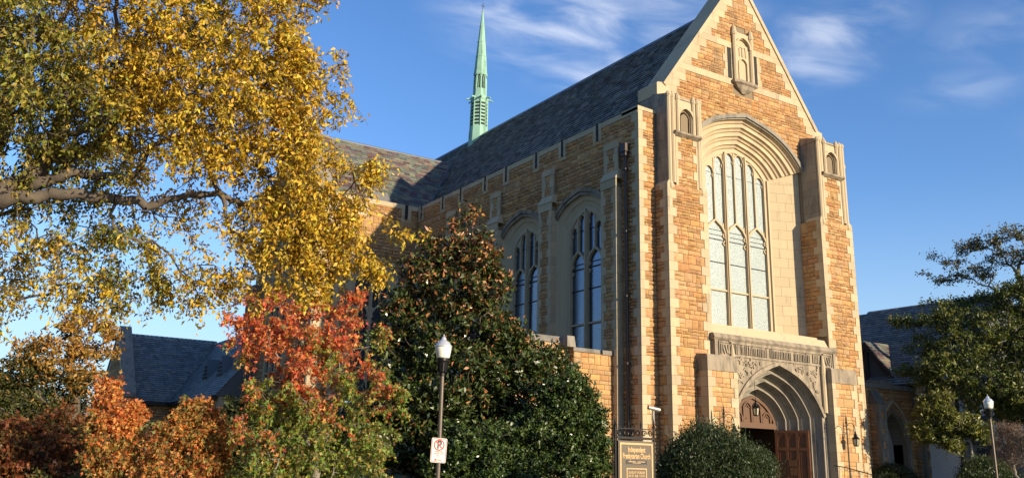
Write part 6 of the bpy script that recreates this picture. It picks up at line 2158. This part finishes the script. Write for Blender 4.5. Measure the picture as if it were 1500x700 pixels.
im.ribbon(fsg, [(-0.40, topz - 0.02), (0.40, topz - 0.02)], 0.014, 0.01, -0.01)
for k in range(6):
    c_ = -0.325 + 0.13 * k
    s_ = 1 if k % 2 == 0 else -1
    sp = []
    for i in range(15):
        a = i * 0.55; r_ = 0.052 * (1 - i / 19)
        sp.append((c_ + s_ * r_ * math.cos(a), topz - 0.09 + r_ * math.sin(a)))
    im.tube([fsg(u, z, 0) for u, z in sp], 0.009, 5)
im.build('iron_frame', M['iron'], sg)
pt = topz - 0.21
pl_ = MB(); pl_.box(sgc.x - SW, sgc.x + SW, SGY - 0.03, SGY + 0.03, pt - 1.0, pt); pl_.build('panel', M['bronze'], sg)
gm = MB()
gm.ribbon(fsg, [(-0.325, pt - 0.96), (-0.325, pt - 0.045), (0.325, pt - 0.045), (0.325, pt - 0.96)], 0.026, 0.031, 0.038, closed=True)
gm.ribbon(fsg, [(-0.20, pt - 0.93), (-0.20, pt - 0.425), (0.20, pt - 0.425), (0.20, pt - 0.93)], 0.016, 0.031, 0.037, closed=True)
text_into(gm, 'Independent', fsg, 0.115, 0.36, 0.0035, 0, 0.037, 0, pt - 0.135)
text_into(gm, 'Presbyterian Church', fsg, 0.115, 0.57, 0.0032, 0, 0.037, 0, pt - 0.235)
text_into(gm, 'SUNDAY WORSHIP', fsg, 0.055, 0.34, 0.001, 0, 0.037, 0, pt - 0.485)
text_into(gm, '8:45 AM  AND  11:00 AM', fsg, 0.05, 0.34, 0.001, 0, 0.037, 0, pt - 0.535)
text_into(gm, 'SUNDAY SCHOOL', fsg, 0.045, 0.31, 0.001, 0, 0.037, 0, pt - 0.605)
text_into(gm, '10:00 AM', fsg, 0.045, 0.2, 0.001, 0, 0.037, 0, pt - 0.655)
gm.build('gold_lettering', M['gold'], sg)
dp_ = MB(); dp_.box(sgc.x - 0.215, sgc.x + 0.215, SGY - 0.036, SGY - 0.0305, pt - 0.355, pt - 0.295); dp_.build('name_plate', M['black'], sg)
gm = MB(); gm.ribbon(fsg, [(-0.17, pt - 0.318), (-0.02, pt - 0.318)], 0.01, 0.0365, 0.039); gm.ribbon(fsg, [(0.02, pt - 0.318), (0.17, pt - 0.318)], 0.01, 0.0365, 0.039); gm.ribbon(fsg, [(-0.08, pt - 0.337), (0.08, pt - 0.337)], 0.008, 0.0365, 0.039)
gm.build('small_lettering', M['gold'], sg)
sg.scale = (SK, SK, SK)

# flood lamp on a thin post behind the sign
fp0 = at(957, 600, 21.0)
ff_ = thing('floodlight', 'slim grey floodlight on a thin post just right of the church sign', 'floodlight', (fp0.x, fp0.y, ground_h(fp0.x, fp0.y)))
mbp = MB(); mbp.tube([(fp0.x, fp0.y, ground_h(fp0.x, fp0.y) - 0.1), (fp0.x, fp0.y, fp0.z - 0.02)], 0.026, 8); mbp.build('post', M['grey_metal'], ff_)
mbp = MB(); mbp.tube([(fp0.x - 0.13, fp0.y + 0.02, fp0.z + 0.05), (fp0.x + 0.14, fp0.y - 0.05, fp0.z - 0.0)], [0.045, 0.05], 10); mbp.tube([(fp0.x - 0.09, fp0.y, fp0.z + 0.02), (fp0.x - 0.10, fp0.y, fp0.z - 0.08), (fp0.x - 0.02, fp0.y, fp0.z - 0.12)], 0.01, 6)
mbp.build('lamp_head', M['grey_metal'], ff_)


# iron lanterns flanking the portal
def lantern_body(mb_f, mb_g, c, s_=1.0):
    mb_f.lathe([(0.05 * s_, -0.32 * s_), (0.115 * s_, -0.30 * s_), (0.115 * s_, -0.27 * s_)], c, 6)
    mb_g.lathe([(0.105 * s_, -0.27 * s_), (0.145 * s_, 0.02 * s_)], c, 6)
    for k in range(6):
        a = 2 * math.pi * k / 6
        mb_f.tube([(c[0] + 0.112 * s_ * math.cos(a), c[1] + 0.112 * s_ * math.sin(a), c[2] - 0.28 * s_), (c[0] + 0.152 * s_ * math.cos(a), c[1] + 0.152 * s_ * math.sin(a), c[2] + 0.02 * s_)], 0.012 * s_, 5)
    mb_f.lathe([(0.19 * s_, 0.02 * s_), (0.17 * s_, 0.06 * s_), (0.09 * s_, 0.14 * s_), (0.06 * s_, 0.26 * s_), (0.025 * s_, 0.30 * s_), (0.04 * s_, 0.34 * s_), (0.005 * s_, 0.42 * s_)], c, 6)


def door_lamp(label, x, y, hook):
    t = thing('iron_lantern', label, 'lantern', (x, y, 0.9), 0, 'iron lanterns at the church door')
    zt = 4.0
    p = MB()
    p.tube([(x, y, 0.9), (x, y, zt + 0.1)], 0.032, 8)
    p.lathe([(0.05, zt - 0.1), (0.06, zt - 0.05), (0.03, zt + 0.05), (0.045, zt + 0.12), (0.004, zt + 0.3)], (x, y, 0), 8)
    for dx_ in (-0.22,):
        p.tube([(x + dx_ * hook, y, zt - 0.75), (x + dx_ * hook, y, zt - 0.05), (x + dx_ * hook, y, zt + 0.1)], [0.022, 0.022, 0.004], 6)
        p.tube([(x, y, zt - 0.55), (x + dx_ * hook * 1.2, y, zt - 0.5)], 0.016, 6)
        p.tube([(x, y, zt - 0.2), (x + dx_ * hook * 1.2, y, zt - 0.25)], 0.016, 6)
    arc_ = [(x + hook * 0.30 * (1 - math.cos(a)), y, zt - 0.38 + 0.33 * math.sin(a)) for a in [math.pi * i / 10 for i in range(11)]]
    p.tube(arc_, 0.018, 6)
    p.tube([(x, y, zt - 0.38), (x + hook * 0.15, y, zt - 0.3), (x + hook * 0.25, y, zt - 0.42)], 0.012, 5)
    p.build('post', M['iron'], t)
    f_, g_ = MB(), MB()
    lantern_body(f_, g_, (x + hook * 0.60, y, zt - 0.80), 1.0)
    lf_ = f_.build('lantern_frame', M['iron'], t); g_.build('lantern_glass', M['lantern_glass'], lf_)
    return t


door_lamp('iron lantern hooked on a post at the right of the church door', 37.35, 28.75, 1)
door_lamp('iron lantern post at the left of the church door, half behind the bush', 29.35, 28.75, 1)
# lantern hanging in the archway
hx, hy, hzz = 33.17, 30.45, 4.42
lt = thing('hanging_lantern', 'iron lantern hanging under the portal arch before the wooden tympanum', 'lantern', (hx, hy, hzz))
f_, g_ = MB(), MB()
lantern_body(f_, g_, (hx, hy, hzz), 1.05)
f_.tube([(hx, hy, hzz + 0.4), (hx, hy, 5.9)], 0.012, 5)
lo = f_.build('lantern_frame', M['iron'], lt); g_.build('lantern_glass', M['lantern_glass'], lo)
# wrought handrail beside the steps
hr = thing('iron_handrail', 'black scrolled iron handrail at the right of the church steps', 'handrail', (36.6, 27.6, 0.9))
p = MB()
rl = [(36.45, 28.9, 1.98), (36.75, 28.5, 1.92), (37.2, 27.9, 1.72), (37.9, 27.0, 1.42)]
p.tube(rl, 0.022, 8)
for q in range(8):
    t = q / 7; i = min(2, int(t * 3)); fr2 = t * 3 - i
    a = Vector(rl[i]).lerp(Vector(rl[i + 1]), fr2)
    p.tube([(a.x, a.y, 0.85), tuple(a)], 0.012, 6)
    if q < 7: p.tube([(a.x, a.y, a.z - 0.05), (a.x + 0.06, a.y - 0.07, a.z - 0.16), (a.x + 0.12, a.y - 0.13, a.z - 0.1), (a.x + 0.07, a.y - 0.1, a.z - 0.06)], 0.008, 5)
p.build('rail', M['iron'], hr)
